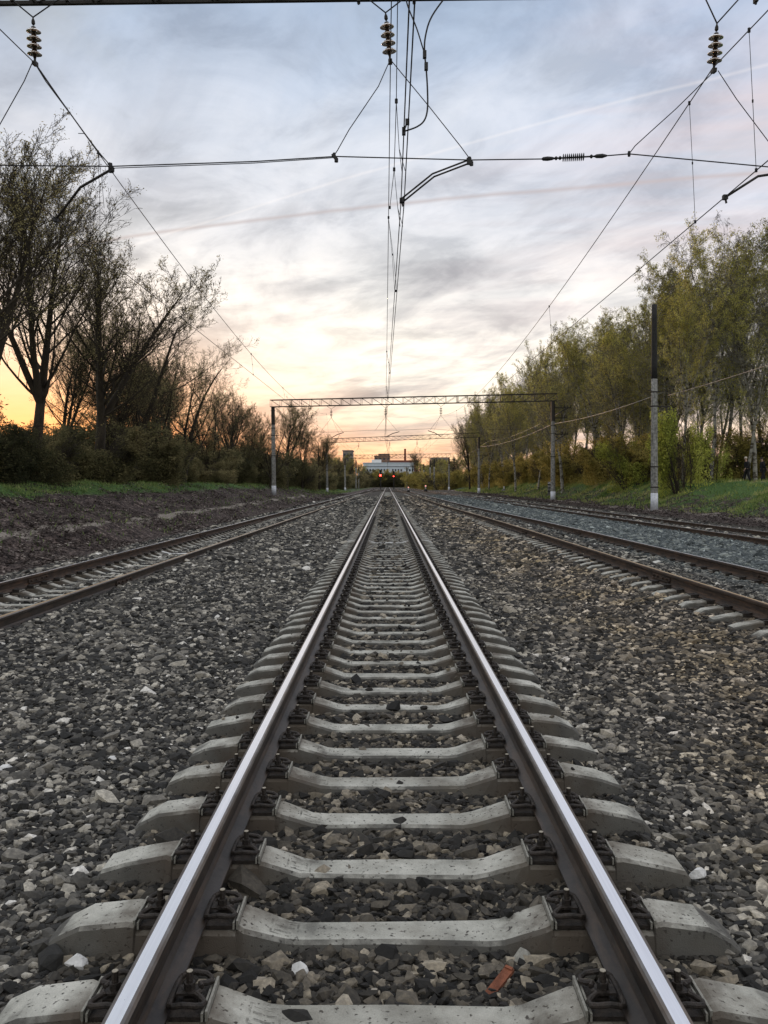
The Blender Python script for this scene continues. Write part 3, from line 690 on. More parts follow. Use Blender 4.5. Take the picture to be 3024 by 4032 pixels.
def gantry(pl, pr, zl, zr, label, arms=True, npan=26, hgt=0.66, white=1.0, lean=0.012, zp=None):
    xl, yl = pl; xr, yr = pr
    root = link('gantry', None, loc=(0, (yl+yr)/2, 0)); tag(root, label, 'gantry', 'rail gantries spanning the tracks'); base = root.location
    def loc(v): return Vector(v)-base
    link('truss_beam', truss(loc((xl-0.3, yl, zl)), loc((xr+0.35, yr, zr)), hgt, npan=npan).mesh('truss_beam', M['steel']), root)
    for (x, y, zt, sd) in ((xl, yl, zl, -1), (xr, yr, zr, 1)):
        zb = Hs(x, y)-0.1; h = zt-zb
        p = link('post', (pole_mesh(h, 0.22, 0.16)).mesh('post', M['pole'], True), root, loc((x, y, zb)))
        if sd < 0: p.rotation_euler = (0, -lean, 0)
        m = MB(); m.lathe([(0.19, h*0.8), (0.18, h+0.02)], n=16); bands(m, (h*0.68, h*0.76, h*0.9, h*0.96, h*0.45), 0.22, 0.16, h); link('clamp_sleeve', m.mesh('clamp_sleeve', M['steel']), p)
        m = MB(); m.lathe([(0.228, 0.08), (0.222, white)], n=20); link('whitewashed_base', m.mesh('whitewashed_base', M['whitewash'], True), p)
        if sd > 0 and arms:
            for (f_, L, w_) in ((0.90, 1.55, True), (0.80, 1.2, True), (0.64, 1.3, True)):
                m = MB(); m.box((0.1+L/2, 0.05, h*f_+0.3), (L, 0.09, 0.09))
                if f_ != 0.80: m.tube([(0.1, 0.05, h*f_-0.35), (0.1+L*0.8, 0.05, h*f_+0.25)], 0.04, 5)
                for q_ in (0.6, 0.8, 0.97): m.lathe([(0.02, h*f_+0.33), (0.06, h*f_+0.4), (0.03, h*f_+0.45), (0.055, h*f_+0.49), (0.015, h*f_+0.54)], (0.1+L*q_, 0.05, 0), 8)
                link('cross_arm', m.mesh('cross_arm', M['steel']), p)
        elif arms:
            m = MB(); m.box((0.4, 0.03, h*0.45), (0.7, 0.06, 0.06)); m.box((0.35, 0.03, h*0.68), (0.45, 0.06, 0.06)); link('cross_arm', m.mesh('cross_arm', M['steel']), p)
    return root
G0Y = 13.0
gantry((-11.1, 13.15), (15.0, 12.9), 9.20, 9.38, 'nearest gantry, its beam crossing overhead at the top edge of the photo', arms=False, npan=28, hgt=0.7)
gantry((-11.1, 81.2), (15.0, 75.3), 9.07, 9.07, 'second gantry, the closest whole one, standing clear across the tracks', npan=27, hgt=0.66)
gantry((-10.9, 150.0), (14.8, 134.5), 9.0, 9.15, 'third gantry, half way to the buildings', npan=26, hgt=0.7)
gantry((-10.6, 208.0), (14.8, 200.0), 7.9, 8.0, 'fourth gantry, low and faint in front of the distant buildings', npan=26, hgt=0.9)
k = 0
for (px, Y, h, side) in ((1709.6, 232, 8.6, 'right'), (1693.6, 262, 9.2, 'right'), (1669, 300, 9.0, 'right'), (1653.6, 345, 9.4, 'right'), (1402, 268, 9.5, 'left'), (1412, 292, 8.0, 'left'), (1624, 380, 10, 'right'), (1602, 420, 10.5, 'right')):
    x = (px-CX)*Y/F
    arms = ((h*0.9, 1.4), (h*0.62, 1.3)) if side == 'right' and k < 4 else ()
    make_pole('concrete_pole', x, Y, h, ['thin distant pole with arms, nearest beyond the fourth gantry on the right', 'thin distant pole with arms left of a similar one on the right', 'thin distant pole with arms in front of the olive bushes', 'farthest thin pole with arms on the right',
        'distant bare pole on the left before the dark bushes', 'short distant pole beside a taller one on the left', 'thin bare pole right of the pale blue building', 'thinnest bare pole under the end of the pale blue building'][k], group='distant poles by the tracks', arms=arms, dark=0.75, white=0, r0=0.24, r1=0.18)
    k += 1
# short banded stub post beside the second gantry
x, Y = 17.2, 88.0
root = link('stub_post', None, loc=(x, Y, Hs(x, Y)-0.05)); tag(root, 'short thick stub post just left of the right leg of the second gantry', 'post')
m = MB(); m.lathe([(0.24, 0), (0.22, 1.5), (0.17, 1.55)], n=14); link('shaft', m.mesh('shaft', M['pole'], True), root)
m = MB(); [m.lathe([(0.25, z), (0.25, z+0.12)], n=14) for z in (0.5, 0.85, 1.2)]; link('band', m.mesh('band', M['pole_dark']), root)

# ------------------------------------------------------------ insulators
def disc_string(top, n=4, r=0.105, pitch=0.135, tilt=(0, 0), label='', group='suspension insulators', lod=0, hang=None):
    """hangs down from `top`"""
    root = link('insulator_string', None, loc=top); root.rotation_euler = (tilt[0], tilt[1], 0); tag(root, label, 'insulator', group)
    ns = 24 if lod == 0 else 10
    m = MB(); m.tube([(0, 0, 0), (0, 0, -0.12)], 0.012, 8); m.lathe([(0.012, -0.02), (0.026, -0.05), (0.03, -0.09), (0.012, -0.12)], n=10)
    zb = -0.12-n*pitch; m.tube([(0, 0, zb+0.02), (0, 0, zb-0.12)], 0.018, 8); m.box((0, 0, zb-0.12), (0.06, 0.11, 0.06))
    link('fitting', m.mesh('fitting', M['steel']), root)
    for i in range(n):
        z = -0.14-i*pitch
        m = MB(); m.lathe([(0.034, z), (0.045, z-0.03), (0.05, z-0.055), (0.03, z-0.085), (0.022, z-0.13)], n=ns)
        d = link('insulator_disc', None, root) if False else None
        c = link('insulator_cap', m.mesh('insulator_cap', M['porcelain'], True), root)
        m = MB(); m.lathe([(0.048, z-0.03), (r*0.8, z-0.045), (r, z-0.068), (r*0.985, z-0.078), (r*0.8, z-0.07), (r*0.78, z-0.085), (r*0.62, z-0.068), (r*0.6, z-0.082), (0.045, z-0.065)], n=ns)
        link('skirt', m.mesh('skirt', M['glass_disc'] if lod == 0 else M['porcelain'], True), c)
    return root, zb-0.12
INS = [(-5.55, 6.62), (0.045, 6.64), (5.08, 6.50)]
tops0 = [P(130, 68, 13.0), P(1518, 50, 13.0), P(2823, 92, 12.85)]
bots0 = [P(128, 240, 13.0), P(1537, 232, 13.0), P(2820, 268, 12.85)]
nm0 = ['brown disc insulator string hanging at the top left', 'brown disc insulator string hanging at the top centre', 'brown disc insulator string hanging at the top right']
for t_, b_, l_ in zip(tops0, bots0, nm0):
    dd = b_-t_; L = dd.length; tilt_y = math.atan2(-dd.x, -dd.z)
    disc_string(t_, 4, 0.112, (L-0.24)/4, (R(8), tilt_y), l_)
WIRE = MB
def wire(name, paths, label, cat, group=None, mat='wire'):
    root = link(name, None); return root
def tubeobj(name, pts, r, parent=None, mat='wire', n=6, label=None, cat=None, group=None):
    m = MB(); m.tube(pts, r, n); o = link(name, m.mesh(name, M[mat], True), parent)
    if label: tag(o, label, cat, group)
    return o
# hanger V-wires above the insulators (from the beam)
for i, (t_, a, b) in enumerate(((tops0[0], (62, 12), (205, 16)), (tops0[1], (1455, 0), (1583, 0)), (tops0[2], (2780, 0), (2906, 0)))):
    m = MB()
    for q_ in (a, b):
        e = P(q_[0], q_[1], 13.0); d = e-t_; e = t_+d*((9.2-t_.z)/d.z)
        m.tube([t_, e], 0.011, 6)
    tag(link('hanger_wire', m.mesh('hanger_wire', M['wire'], True)), 'V shaped hanger above the %s insulator string' % ('left', 'centre', 'right')[i], 'hanger', 'hangers of the insulator strings')
# bolts/plates below the near beam
for i, x in enumerate((-5.85, -5.0, 0.0+(1413-CX)*13/F, (1630-CX)*13/F, 5.72)):
    m = MB(); m.box((0, 0, 0), (0.05, 0.09, 0.26)); m.tube([(0.0, 0, -0.1), (0.0, 0, -0.16)], 0.018, 6)
    o = link('beam_lug', m.mesh('beam_lug', M['steel']), bpy.data.objects['gantry'], Vector((x, 12.9, 9.12))-bpy.data.objects['gantry'].location)
    o.rotation_euler = (0, R(-14 if x < -4 else 0), 0)

# ------------------------------------------------------------ catenaries
SUP = [-51.0, 13.0, 78.0, 141.0, 204.0, 268.0, 330.0]
def catenary(xa, stag, label, pair, drops, zins, r=0.0085):
    root = link('catenary', None, loc=(0, 0, 0)); tag(root, label, 'overhead wire', 'overhead line wires above the tracks')
    hc = CH+4.42
    def xm(Y): return np.interp(Y, SUP, xa)
    def zm(Y):
        for a, b in zip(SUP[:-1], SUP[1:]):
            if a <= Y <= b:
                c = (a+b)/2; hw = (b-a)/2; za = zins; zmin = hc+0.62
                return zmin+(za-zmin)*((Y-c)/hw)**2
        return zins
    yy = list(np.arange(-50, 330, 1.6))+SUP; yy = sorted(set([float(v) for v in yy]))
    tubeobj('messenger_wire', [(float(xm(y)), y, zm(y)) for y in yy], r, root)
    sx = [s for s in stag]
    def xcw(Y): return float(np.interp(Y, SUP, sx))
    for o_ in ((-0.025, 0.025) if pair else (0.0,)):
        tubeobj('contact_wire', [(xcw(y)+o_, y, hc) for y in yy], 0.0085, root)
    for Y in drops:
        x0 = float(xm(Y)); z0 = zm(Y); m = MB()
        for o_ in ((-0.025, 0.025) if pair else (0.0,)):
            x1 = xcw(Y)+o_; mid = Vector(((x0+x1)/2+0.01, Y+0.02, (z0+hc)/2))
            m.tube([(x0, Y, z0), mid, (x1, Y, hc)], 0.0045, 5)
        m.lathe([(0.022, -0.03), (0.022, 0.03)], (x0, Y, z0), 6); m.lathe([(0.02, -0.02), (0.02, 0.03)], (xcw(Y), Y, hc), 6); m.lathe([(0.013, -0.02), (0.013, 0.02)], ((x0+xcw(Y))/2+0.01, Y+0.02, (z0+hc)/2), 6)
        link('dropper', m.mesh('dropper', M['wire']), root)
    return root, xm, zm, xcw
dr = [v for s in (13, 78, 141) for v in (s+12, s+22, s+31, s+41, s+52)]
CL = catenary([-5.5, -5.55, -5.4, -5.05, -4.7, -4.2, -3.8], [-5.3, -5.52, -5.2, -4.95, -4.6, -4.2, -3.8], 'overhead wire pair running above the leftmost track', False, [15.9]+[v+8.5 for v in dr], 8.125)
CC_ = catenary([0.25, 0.045, -0.2, 0.35, 0.0, 0.1, 0.0], [0.1, 0.235, -0.25, 0.25, -0.1, 0.1, 0.0], 'bundle of overhead wires running above the middle track', True, [19.0]+[v+8 for v in dr], 8.145)
CR = catenary([5.25, 5.09, 4.95, 4.9, 4.5, 4.2, 3.9], [5.35, 5.19, 4.95, 4.9, 4.5, 4.2, 3.9], 'overhead wire pair running above the first track to the right', False, [11.7, 14.0, 26, 47, 60]+[v+6 for v in dr[5:]], 8.02)
# short stitch wire of the middle catenary
m = MB()
a, b, c, d = P(1566, -40, 10.2), P(1560.5, 398, 11.75), P(1552, 667, 14.24), P(1535, 817, 18.0)
m.tube([(0.18, 7.0, CC_[2](7.0)), a, b, c, d], 0.0065, 6)
for e in (b, c, d): m.lathe([(0.022, -0.03), (0.022, 0.03)], e, 6)
m.tube([b, P(1572, 586, 11.75), P(1583, 678, 11.75)], 0.005, 5); m.tube([P(1572, 586, 11.75), P(1595, 672, 11.75)], 0.005, 5)
m.tube([c, P(1566, 817, 14.24), P(1576, 892, 14.24)], 0.005, 5); m.tube([P(1566, 817, 14.24), P(1586, 892, 14.24)], 0.005, 5)
link('stitch_wire', m.mesh('stitch_wire', M['wire']), CC_[0])
# cross-span cable and its V-stays at the first gantry
root = link('cross_span', None, loc=(0, 13, 0)); tag(root, 'horizontal cross span cable with rod insulator and stays under the nearest gantry', 'span wire')
off = Vector((0, 13, 0))
nodes = [P(-1200, 640, 13.1), P(0, 651, 13.1), P(437, 655, 13.1), P(1000, 636, 13.0), P(1320, 616, 13.0), P(1850, 630, 13.0), P(2133, 626, 12.95)]
m = MB(); m.tube([p-off for p in nodes], 0.010, 6); m.tube([p-off+Vector((0, 0.0, -0.03+0.006*i)) for i, p in enumerate(nodes[2:5])], 0.007, 6)
link('cable', m.mesh('cable', M['wire'], True), root)
nodes2 = [P(2390, 613, 12.95), P(2477, 606, 12.9), P(3024, 657, 12.8), P(4300, 770, 12.8)]
link('cable', MB().tube([p-off for p in nodes2], 0.010, 6).mesh('cable', M['wire'], True), root)
m = MB(); A, B = P(2133, 626, 12.95)-off, P(2390, 613, 12.95)-off
def lp(t): return A+(B-A)*t
rotx = Matrix.Rotation(R(90), 3, 'Y')
m.tube([lp(0), lp(0.02), lp(0.09), lp(0.16), lp(0.2)], [0.012, 0.028, 0.034, 0.026, 0.012], 8); m.tube([lp(0.2), lp(0.8)], 0.013, 8)
m.tube([lp(0.8), lp(0.84), lp(0.93), lp(1.0)], [0.012, 0.03, 0.034, 0.014], 8)
for i in range(11): m.lathe([(0.02, -0.008), (0.062, 0.0), (0.02, 0.008)], lp(0.33+0.031*i), 12, 0, rotx)
for t in (0.22, 0.28, 0.76): m.lathe([(0.02, -0.02), (0.034, 0.0), (0.02, 0.02)], lp(t), 8, 0, rotx)
link('rod_insulator', m.mesh('rod_insulator', M['black'], True), root)
def stay(pts, Y, nm='stay_wire', r=0.0075):
    ys_ = Y if hasattr(Y, '__len__') else [Y]*len(pts)
    p3 = [P(a, b, yv)-off for (a, b), yv in zip(pts, ys_)]
    m = MB(); m.tube(p3, r, 6)
    if r > 0.007: m.lathe([(0.02, -0.04), (0.026, 0.0), (0.02, 0.04)], p3[-1], 8)
    link(nm, m.mesh(nm, M['wire']), root)
stay([(1535, 238), (1490, 340), (1375, 510), (1330, 590), (1316, 612)], 13.0)
stay([(1540, 238), (1690, 420), (1815, 578), (1840, 612), (1850, 628)], 13.0)
stay([(128, 245), (95, 320), (-40, 560), (-60, 640)], 13.0)
stay([(140, 250), (240, 395), (330, 520), (395, 610), (437, 652)], [13.0, 13.0, 13.05, 13.1, 13.1])
stay([(136, 248), (180, 320), (300, 480), (390, 600), (437, 655)], [13.0]*5)
stay([(2818, 275), (2660, 430), (2560, 520), (2500, 575), (2477, 606)], 12.9)
stay([(2827, 278), (2900, 390), (3024, 555), (3105, 660)], 12.85)
stay([(332, 526), (308, 525)], 13.05, r=0.006)
stay([(387, 606), (392, 640), (402, 720), (410, 820)], 13.05, r=0.004)
for q_ in ((437, 655, 13.1), (1318, 618, 13.0), (1850, 632, 13.0)):
    e = P(*q_)-off; m = MB(); m.box(e, (0.05, 0.05, 0.11), 0, Matrix.Rotation(R(-35), 3, 'Y')); m.lathe([(0.03, -0.03), (0.03, 0.03)], e+Vector((0.025, 0, -0.05)), 10)
    link('clamp', m.mesh('clamp', M['black']), root)
# registration arms
def reg_arm(pts, Ys, label, r=0.020, gap=0.045):
    m = MB(); p3 = [P(a, b, Y) for (a, b), Y in zip(pts, Ys)]
    for s_ in ((-1, 1) if gap else (0,)):
        q3 = []
        for i, p in enumerate(p3):
            t = (p3[min(i+1, len(p3)-1)]-p3[max(i-1, 0)]).normalized(); nrm = t.cross(Vector((0, 1, 0))).normalized()
            q3.append(p+nrm*gap/2*s_)
        m.tube(q3, r, 8)
    o = link('steady_arm', None, loc=p3[0]); tag(o, label, 'steady arm', 'steady arms holding the contact wires')
    me = m.mesh('tube', M['steel'], True)
    c = link('bent_tube', me, o, (0, 0, 0)); c.location = -p3[0]
    m = MB(); m.box(p3[0], (0.07, 0.06, 0.09)); link('hinge', m.mesh('hinge', M['black']), o).location = -p3[0]
    m = MB(); m.box(p3[-1], (0.07, 0.07, 0.07)); m.tube([p3[-1], p3[-1]+Vector((0.02, 0, -0.09))], 0.016, 6); link('wire_clamp', m.mesh('wire_clamp', M['black']), o).location = -p3[0]
reg_arm([(1847, 636), (1706, 690), (1582, 790)], [13.0, 13.0, 13.0], 'cranked double tube steady arm above the middle track', 0.014, 0.052)
reg_arm([(437, 668), (316, 738), (272, 796), (219, 864)], [13.2, 13.5, 13.7, 13.88], 'cranked steady arm at upper left in front of the tree crowns', 0.022, 0)
reg_arm([(3160, 680), (3024, 688), (2985, 694), (2855, 777)], [12.8, 12.8, 12.8, 12.77], 'cranked steady arm entering at the upper right edge', 0.020, 0)
# thick jumper cable
root = link('jumper_cable', None); tag(root, 'thick curved jumper cable looping beside the overhead wires of the middle track', 'cable')
Yj = 10.4
def sm(pts, k=5):
    out = []; n = len(pts)
    for i in range(n-1):
        p0, p1, p2, p3 = pts[max(i-1, 0)], pts[i], pts[i+1], pts[min(i+2, n-1)]
        for j in range(k):
            t = j/k; out.append(0.5*((2*p1)+(p2-p0)*t+(2*p0-5*p1+4*p2-p3)*t*t+(3*p1-p0-3*p2+p3)*t**3))
    return out+[pts[-1]]
tubeobj('cable', sm([P(a, b, Yj) for a, b in ((1800, -60), (1745, 0), (1695, 75), (1674, 150), (1672, 210), (1678, 270), (1683, 350), (1683, 430), (1670, 475), (1640, 500), (1592, 517))]), 0.0105, root)
tubeobj('cable', sm([P(a, b, Yj) for a, b in ((1595, -30), (1605, 22), (1640, 110), (1662, 180), (1672, 212))]), 0.009, root)
m = MB(); 
for q_ in ((1672, 215), (1678, 262), (1590, 517)): m.box(P(q_[0], q_[1], Yj), (0.045, 0.05, 0.09))
m.box(P(1604, 480, Yj), (0.05, 0.04, 0.07)); m.tube([P(1604, 480, Yj), P(1590, 515, Yj)], 0.012, 6)
link('clamp', m.mesh('clamp', M['black']), root)
# insulators and cross spans at the farther gantries
def far_span(Ys, xs, zt, nm):
    for i, (x, Y) in enumerate(zip(xs, Ys)):
        t_ = Vector((x, Y, zt)); disc_string(t_, 4, 0.15, 0.15, (R(3), 0), 'small dark insulator string, %s of three under the %s gantry' % (('left', 'middle', 'right')[i], nm), lod=1)
        m = MB(); m.tube([t_, t_+Vector((-0.5, 0, 9.06-zt))], 0.016, 5); m.tube([t_, t_+Vector((0.5, 0, 9.06-zt))], 0.016, 5)
        tag(link('hanger_wire', m.mesh('hanger_wire', M['wire'])), 'V hanger, %s of three under the %s gantry' % (('left', 'middle', 'right')[i], nm), 'hanger', 'hangers of the insulator strings')
    root = link('cross_span', None); tag(root, 'thin cross span cable with stays under the %s gantry' % nm, 'span wire')
    Y0 = np.interp(0, xs, Ys); m = MB(); za = CH+5.0
    m.tube([(-10.9, Ys[0]+1, za+0.1), (xs[0], Ys[0], za), (xs[1]-1, Ys[1], za+0.12), (xs[1]+1.2, Ys[1], za+0.1), (xs[2]-1, Ys[2], za+0.15), (xs[2]+1, Ys[2], za), (14.9, Ys[2]-1, za+0.1)], 0.014, 5)
    for i in range(3):
        for s_ in (-1, 1.1): m.tube([(xs[i], Ys[i], zt-0.85), (xs[i]+s_, Ys[i], za+0.05)], 0.011, 5)
    link('cable', m.mesh('cable', M['wire']), root)
    for i in range(3):
        s_ = (1, 1.1, -1)[i]; x = xs[i]; Y = Ys[i]
        p3 = [Vector((x+1.2*s_, Y, za-0.03)), Vector((x+0.6*s_, Y, za-0.22)), Vector((x, Y, CH+4.44))]
        o = link('steady_arm', None, loc=p3[0]); tag(o, 'dark cranked steady arm above the %s track at the %s gantry' % (('leftmost', 'middle', 'first right-hand')[i], nm), 'steady arm', 'steady arms holding the contact wires')
        m = MB(); m.tube([p-p3[0] for p in p3], 0.035, 6); link('bent_tube', m.mesh('bent_tube', M['steel']), o)
far_span((79.6, 78.3, 77.0), (-5.4, -0.2, 4.95), 8.72, 'second')
far_span((145, 141, 138), (-5.05, 0.35, 4.9), 8.75, 'third')
# feeder wires on the right-hand poles
def sagw(a, b, sag, n=14):
    a = Vector(a); b = Vector(b); return [a+(b-a)*(i/n)-Vector((0, 0, sag*4*(i/n)*(1-i/n))) for i in range(n+1)]
tubeobj('feeder_wire', sagw(P(2611, 1545, 46.7), P(2180, 1668, 75.2), 0.25)+sagw(P(2180, 1668, 75.2), (14.9, 134.5, 7.6), 0.5), 0.017, None, 'steel_grey', 5, 'pale sagging wire from the tall pole to the second gantry', 'overhead wire')
tubeobj('feeder_wire', sagw((16.4, 75.3, 8.5), (16.2, 134.5, 8.5), 0.7)+sagw((16.2, 134.5, 8.5), (16, 200, 8.0), 0.7), 0.014, None, 'steel_grey', 5, 'thin feeder wire carried on the arms right of the second gantry', 'overhead wire')
tubeobj('feeder_wire', sagw((15.75, 46.7, 6.5), (16.0, 5.0, 7.5), 0.4), 0.015, None, 'steel_grey', 5, 'thin wire leaving the tall pole towards the viewer', 'overhead wire')

# ------------------------------------------------------------ trees
def prisms(P0, P1, R0, R1, k):
    d = P1-P0; L = np.linalg.norm(d, axis=1, keepdims=True); d = d/np.maximum(L, 1e-6)
    ref = np.where(np.abs(d[:, 2:3]) < 0.9, np.array([[0, 0, 1.0]]), np.array([[1.0, 0, 0]]))
    a = np.cross(d, ref); a /= np.linalg.norm(a, axis=1, keepdims=True); b = np.cross(d, a)
    vs = []
    for (pp, rr_) in ((P0, R0), (P1, R1)):
        for j in range(k):
            an = 2*math.pi*j/k; vs.append(pp+(a*math.cos(an)+b*math.sin(an))*rr_[:, None])
    v = np.stack(vs, 1); n = len(P0); base = (np.arange(n)*2*k)[:, None]
    q = []
    for j in range(k): q += [j, (j+1) % k, k+(j+1) % k, k+j]
    return v.reshape(-1, 3), (base+np.array(q)[None, :]).ravel()
def grow_tree(seed, Ht, trunk_r, form, leafn, leafsize, mats, names=('trunk', 'crown')):
    rg = random.Random(seed); nr = np.random.default_rng(seed)
    segs = []; tips = []
    cfg = dict(
        vase=dict(start=0.30, n=(22, 11, 6, 3), ang=(46, 36, 38, 40), lf=(0.50, 0.44, 0.42, 0.5), trop=(0.02, 0.10, 0.08, 0.10), wig=(0.03, 0.06, 0.09, 0.16)),
        birch=dict(start=0.3, n=(20, 10, 6, 3), ang=(30, 36, 45, 45), lf=(0.40, 0.42, 0.45, 0.6), trop=(0.02, 0.12, -0.06, -0.34), wig=(0.05, 0.09, 0.13, 0.16)),
        spread=dict(start=0.12, n=(15, 11, 6, 3), ang=(52, 42, 42, 40), lf=(0.58, 0.45, 0.42, 0.5), trop=(0.02, 0.10, 0.10, 0.12), wig=(0.09, 0.14, 0.16, 0.2)),
        bush=dict(start=0.0, n=(7, 9, 6), ang=(30, 42, 45), lf=(0.5, 0.45, 0.45), trop=(0.05, 0.05, 0.03), wig=(0.10, 0.14, 0.2)))[form]
    nlev = len(cfg['n'])
    def perp(d):
        r = Vector((rg.gauss(0, 1), rg.gauss(0, 1), rg.gauss(0, 1))); r = r-d*r.dot(d); return r.normalized()
    def br(p, d, L, r, lev, fork=False):
        ns = (12, 7, 4, 3, 2)[lev] if form != 'bush' else (6, 4, 3, 2)[lev]
        wig = cfg['wig'][min(lev, nlev-1)]; trop = cfg['trop'][min(lev, nlev-1)]
        pts_ = [p]; rad = [r]
        for i in range(ns):
            d = (d+Vector((rg.gauss(0, wig), rg.gauss(0, wig), rg.gauss(0, wig)))+Vector((0, 0, trop))).normalized()
            p = p+d*(L/ns); pts_.append(p); rad.append(r*max(0.16, 1-(i+1)/ns*0.85))
        for i in range(ns): segs.append((pts_[i], pts_[i+1], rad[i], rad[i+1], lev))
        if lev >= nlev:
            tips.append((pts_[-1], pts_[0])); return
        n = cfg['n'][lev]; st = cfg['start'] if lev == 0 else 0.15
        for i in range(n):
            t = st+(1-st)*((i+rg.random())/n); k = min(int(t*ns), ns-1); f_ = t*ns-k
            q = pts_[k].lerp(pts_[k+1], f_); dd = (pts_[k+1]-pts_[k]).normalized()
            an = R(cfg['ang'][lev]*rg.uniform(0.7, 1.25)); nd = (dd*math.cos(an)+perp(dd)*math.sin(an)).normalized()
            if lev == 0: ll = L*cfg['lf'][0]*rg.uniform(0.7, 1.15)*(1.12-0.62*t if form != 'birch' else 0.95-0.45*abs(t-0.55)*1.6)
            else: ll = L*cfg['lf'][lev]*rg.uniform(0.6, 1.2)*(1.15-0.55*t)
            rr_ = max(0.005, (rad[k]*(1-f_)+rad[k+1]*f_)*rg.uniform(0.30, 0.5))
            br(q, nd, ll, rr_, lev+1)
    if form == 'bush':
        for i in range(11):
            a = rg.random()*6.28; br(Vector((math.cos(a)*0.35, math.sin(a)*0.35, -0.15)), Vector((math.cos(a)*0.5, math.sin(a)*0.5, 1)).normalized(), Ht*rg.uniform(0.6, 0.95), trunk_r, 0)
    else:
        br(Vector((0, 0, -0.3)), Vector((0, 0, 1)), Ht*0.93, trunk_r, 0)
        if True:
            for i in range(2):      # forked leaders
                a = rg.random()*6.28; s0 = segs[{'vase': 3, 'spread': 1, 'birch': 4}[form]][1]
                br(s0, Vector((math.cos(a)*0.42, math.sin(a)*0.42, 1)).normalized(), Ht*0.66, trunk_r*0.62, 0)
    A = np.array([s[0][:] for s in segs]); B = np.array([s[1][:] for s in segs]); ra = np.array([s[2] for s in segs]); rb = np.array([s[3] for s in segs]); lv = np.array([s[4] for s in segs])
    if form != 'bush':
        k_ = Ht/max(A[:, 2].max(), B[:, 2].max()); A = A*k_; B = B*k_; tips = [(a_*k_, b_2*k_) for a_, b_2 in tips]
    mins = 0.0045
    ra = np.maximum(ra, mins); rb = np.maximum(rb, mins*0.8)
    vs = []; ix = []; o_ = 0
    for sel, k in ((lv <= 0, 8), ((lv == 1), 5), (lv >= 2, 3)):
        if sel.any():
            v, q = prisms(A[sel], B[sel], ra[sel], rb[sel], k); vs.append(v); ix.append(q+o_); o_ += len(v)
    tm = npmesh(names[0], np.concatenate(vs), 4, np.concatenate(ix), mats[0], smooth=True)
    # leaves around the twigs
    T1 = np.array([t[0][:] for t in tips]); T0 = np.array([t[1][:] for t in tips]); n = leafn
    pick = nr.integers(0, len(T1), n); t = nr.uniform(0.0, 1.15, n)[:, None]
    c = T0[pick]*(1-t)+T1[pick]*t+nr.normal(0, 0.05 if form != 'bush' else 0.09, (n, 3))
    if form == 'bush':     # low shoots and suckers close the foot of the shrub
        k_ = n//3; a_ = nr.uniform(0, 6.283, k_); r_ = np.sqrt(nr.random(k_))*Ht*0.42
        c[:k_] = np.stack([np.cos(a_)*r_, np.sin(a_)*r_, nr.uniform(-0.1, 0.45, k_)*Ht], 1)
    # clumping: drop leaves where a coarse noise is low
    cl = fbm(c[:, 0]*0.8+c[:, 2]*0.5+40, c[:, 1]*0.8-c[:, 2]*0.7+40, seed, 3); c = c[cl > 0.36]
    n = len(c); s = leafsize*nr.uniform(0.5, 1.4, n)[:, None]
    u = nr.normal(0, 1, (n, 3)); u /= np.linalg.norm(u, axis=1, keepdims=True); w = nr.normal(0, 1, (n, 3)); w -= u*(w*u).sum(1, keepdims=True); w /= np.linalg.norm(w, axis=1, keepdims=True)
    if form == 'birch': u[:, 2] -= 0.8; u /= np.linalg.norm(u, axis=1, keepdims=True)
    v = np.stack([c-u*s, c+w*s*0.42, c+u*s, c-w*s*0.42], 1).reshape(-1, 3)
    cm = npmesh(names[1], v, 4, np.arange(len(v)), mats[1])
    return tm, cm
TK = {}
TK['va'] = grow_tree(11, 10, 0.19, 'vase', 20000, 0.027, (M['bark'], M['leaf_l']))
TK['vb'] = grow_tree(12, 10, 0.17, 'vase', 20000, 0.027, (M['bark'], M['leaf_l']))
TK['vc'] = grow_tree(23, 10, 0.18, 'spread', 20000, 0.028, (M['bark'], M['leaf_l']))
TK['ba'] = grow_tree(31, 10, 0.12, 'birch', 30000, 0.034, (M['bark_birch'], M['leaf_r']))
TK['bb'] = grow_tree(32, 10, 0.10, 'birch', 28000, 0.034, (M['bark_birch'], M['leaf_r']))
TK['bc'] = grow_tree(33, 10, 0.13, 'vase', 30000, 0.034, (M['bark_birch'], M['leaf_r']))
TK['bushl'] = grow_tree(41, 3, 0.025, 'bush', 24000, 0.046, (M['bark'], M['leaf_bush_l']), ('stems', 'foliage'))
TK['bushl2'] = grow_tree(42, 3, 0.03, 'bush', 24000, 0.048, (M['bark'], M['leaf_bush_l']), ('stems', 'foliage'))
TK['bushr'] = grow_tree(43, 3, 0.025, 'bush', 26000, 0.046, (M['bark'], M['leaf_bush_r']), ('stems', 'foliage'))
TK['bushr2'] = grow_tree(44, 3, 0.03, 'bush', 26000, 0.048, (M['bark'], M['leaf_bush_r']), ('stems', 'foliage'))
TK['bushg'] = grow_tree(45, 3, 0.03, 'bush', 30000, 0.042, (M['bark'], M['leaf_green']), ('stems', 'foliage'))
def plant(kind, x, y, h, label, cat, group, name=None, rz=None, lean=(0, 0), sx=1.0, z=None):
    tm, cm = TK[kind]; bush = kind.startswith('bush'); s = h/(3.0 if bush else 10.0)
    nm = name or ('bush' if bush else ('birch_tree' if kind in ('ba', 'bb') else 'deciduous_tree'))
    root = link(nm, None, loc=(x, y, (Hs(x, y) if y < 230 else 0.0) if z is None else z)); root.scale = (s*sx, s*sx, s)
    root.rotation_euler = (lean[0], lean[1], rnd.uniform(0, 6.28) if rz is None else rz); root.rotation_mode = 'XYZ'
    tag(root, label, cat, group)
    link('stems' if bush else 'trunk', tm, root); link('foliage' if bush else 'crown', cm, root)
    return root
GL = 'nearly bare trees along the left bank'
def at(px, Y): return (px-CX)*Y/F
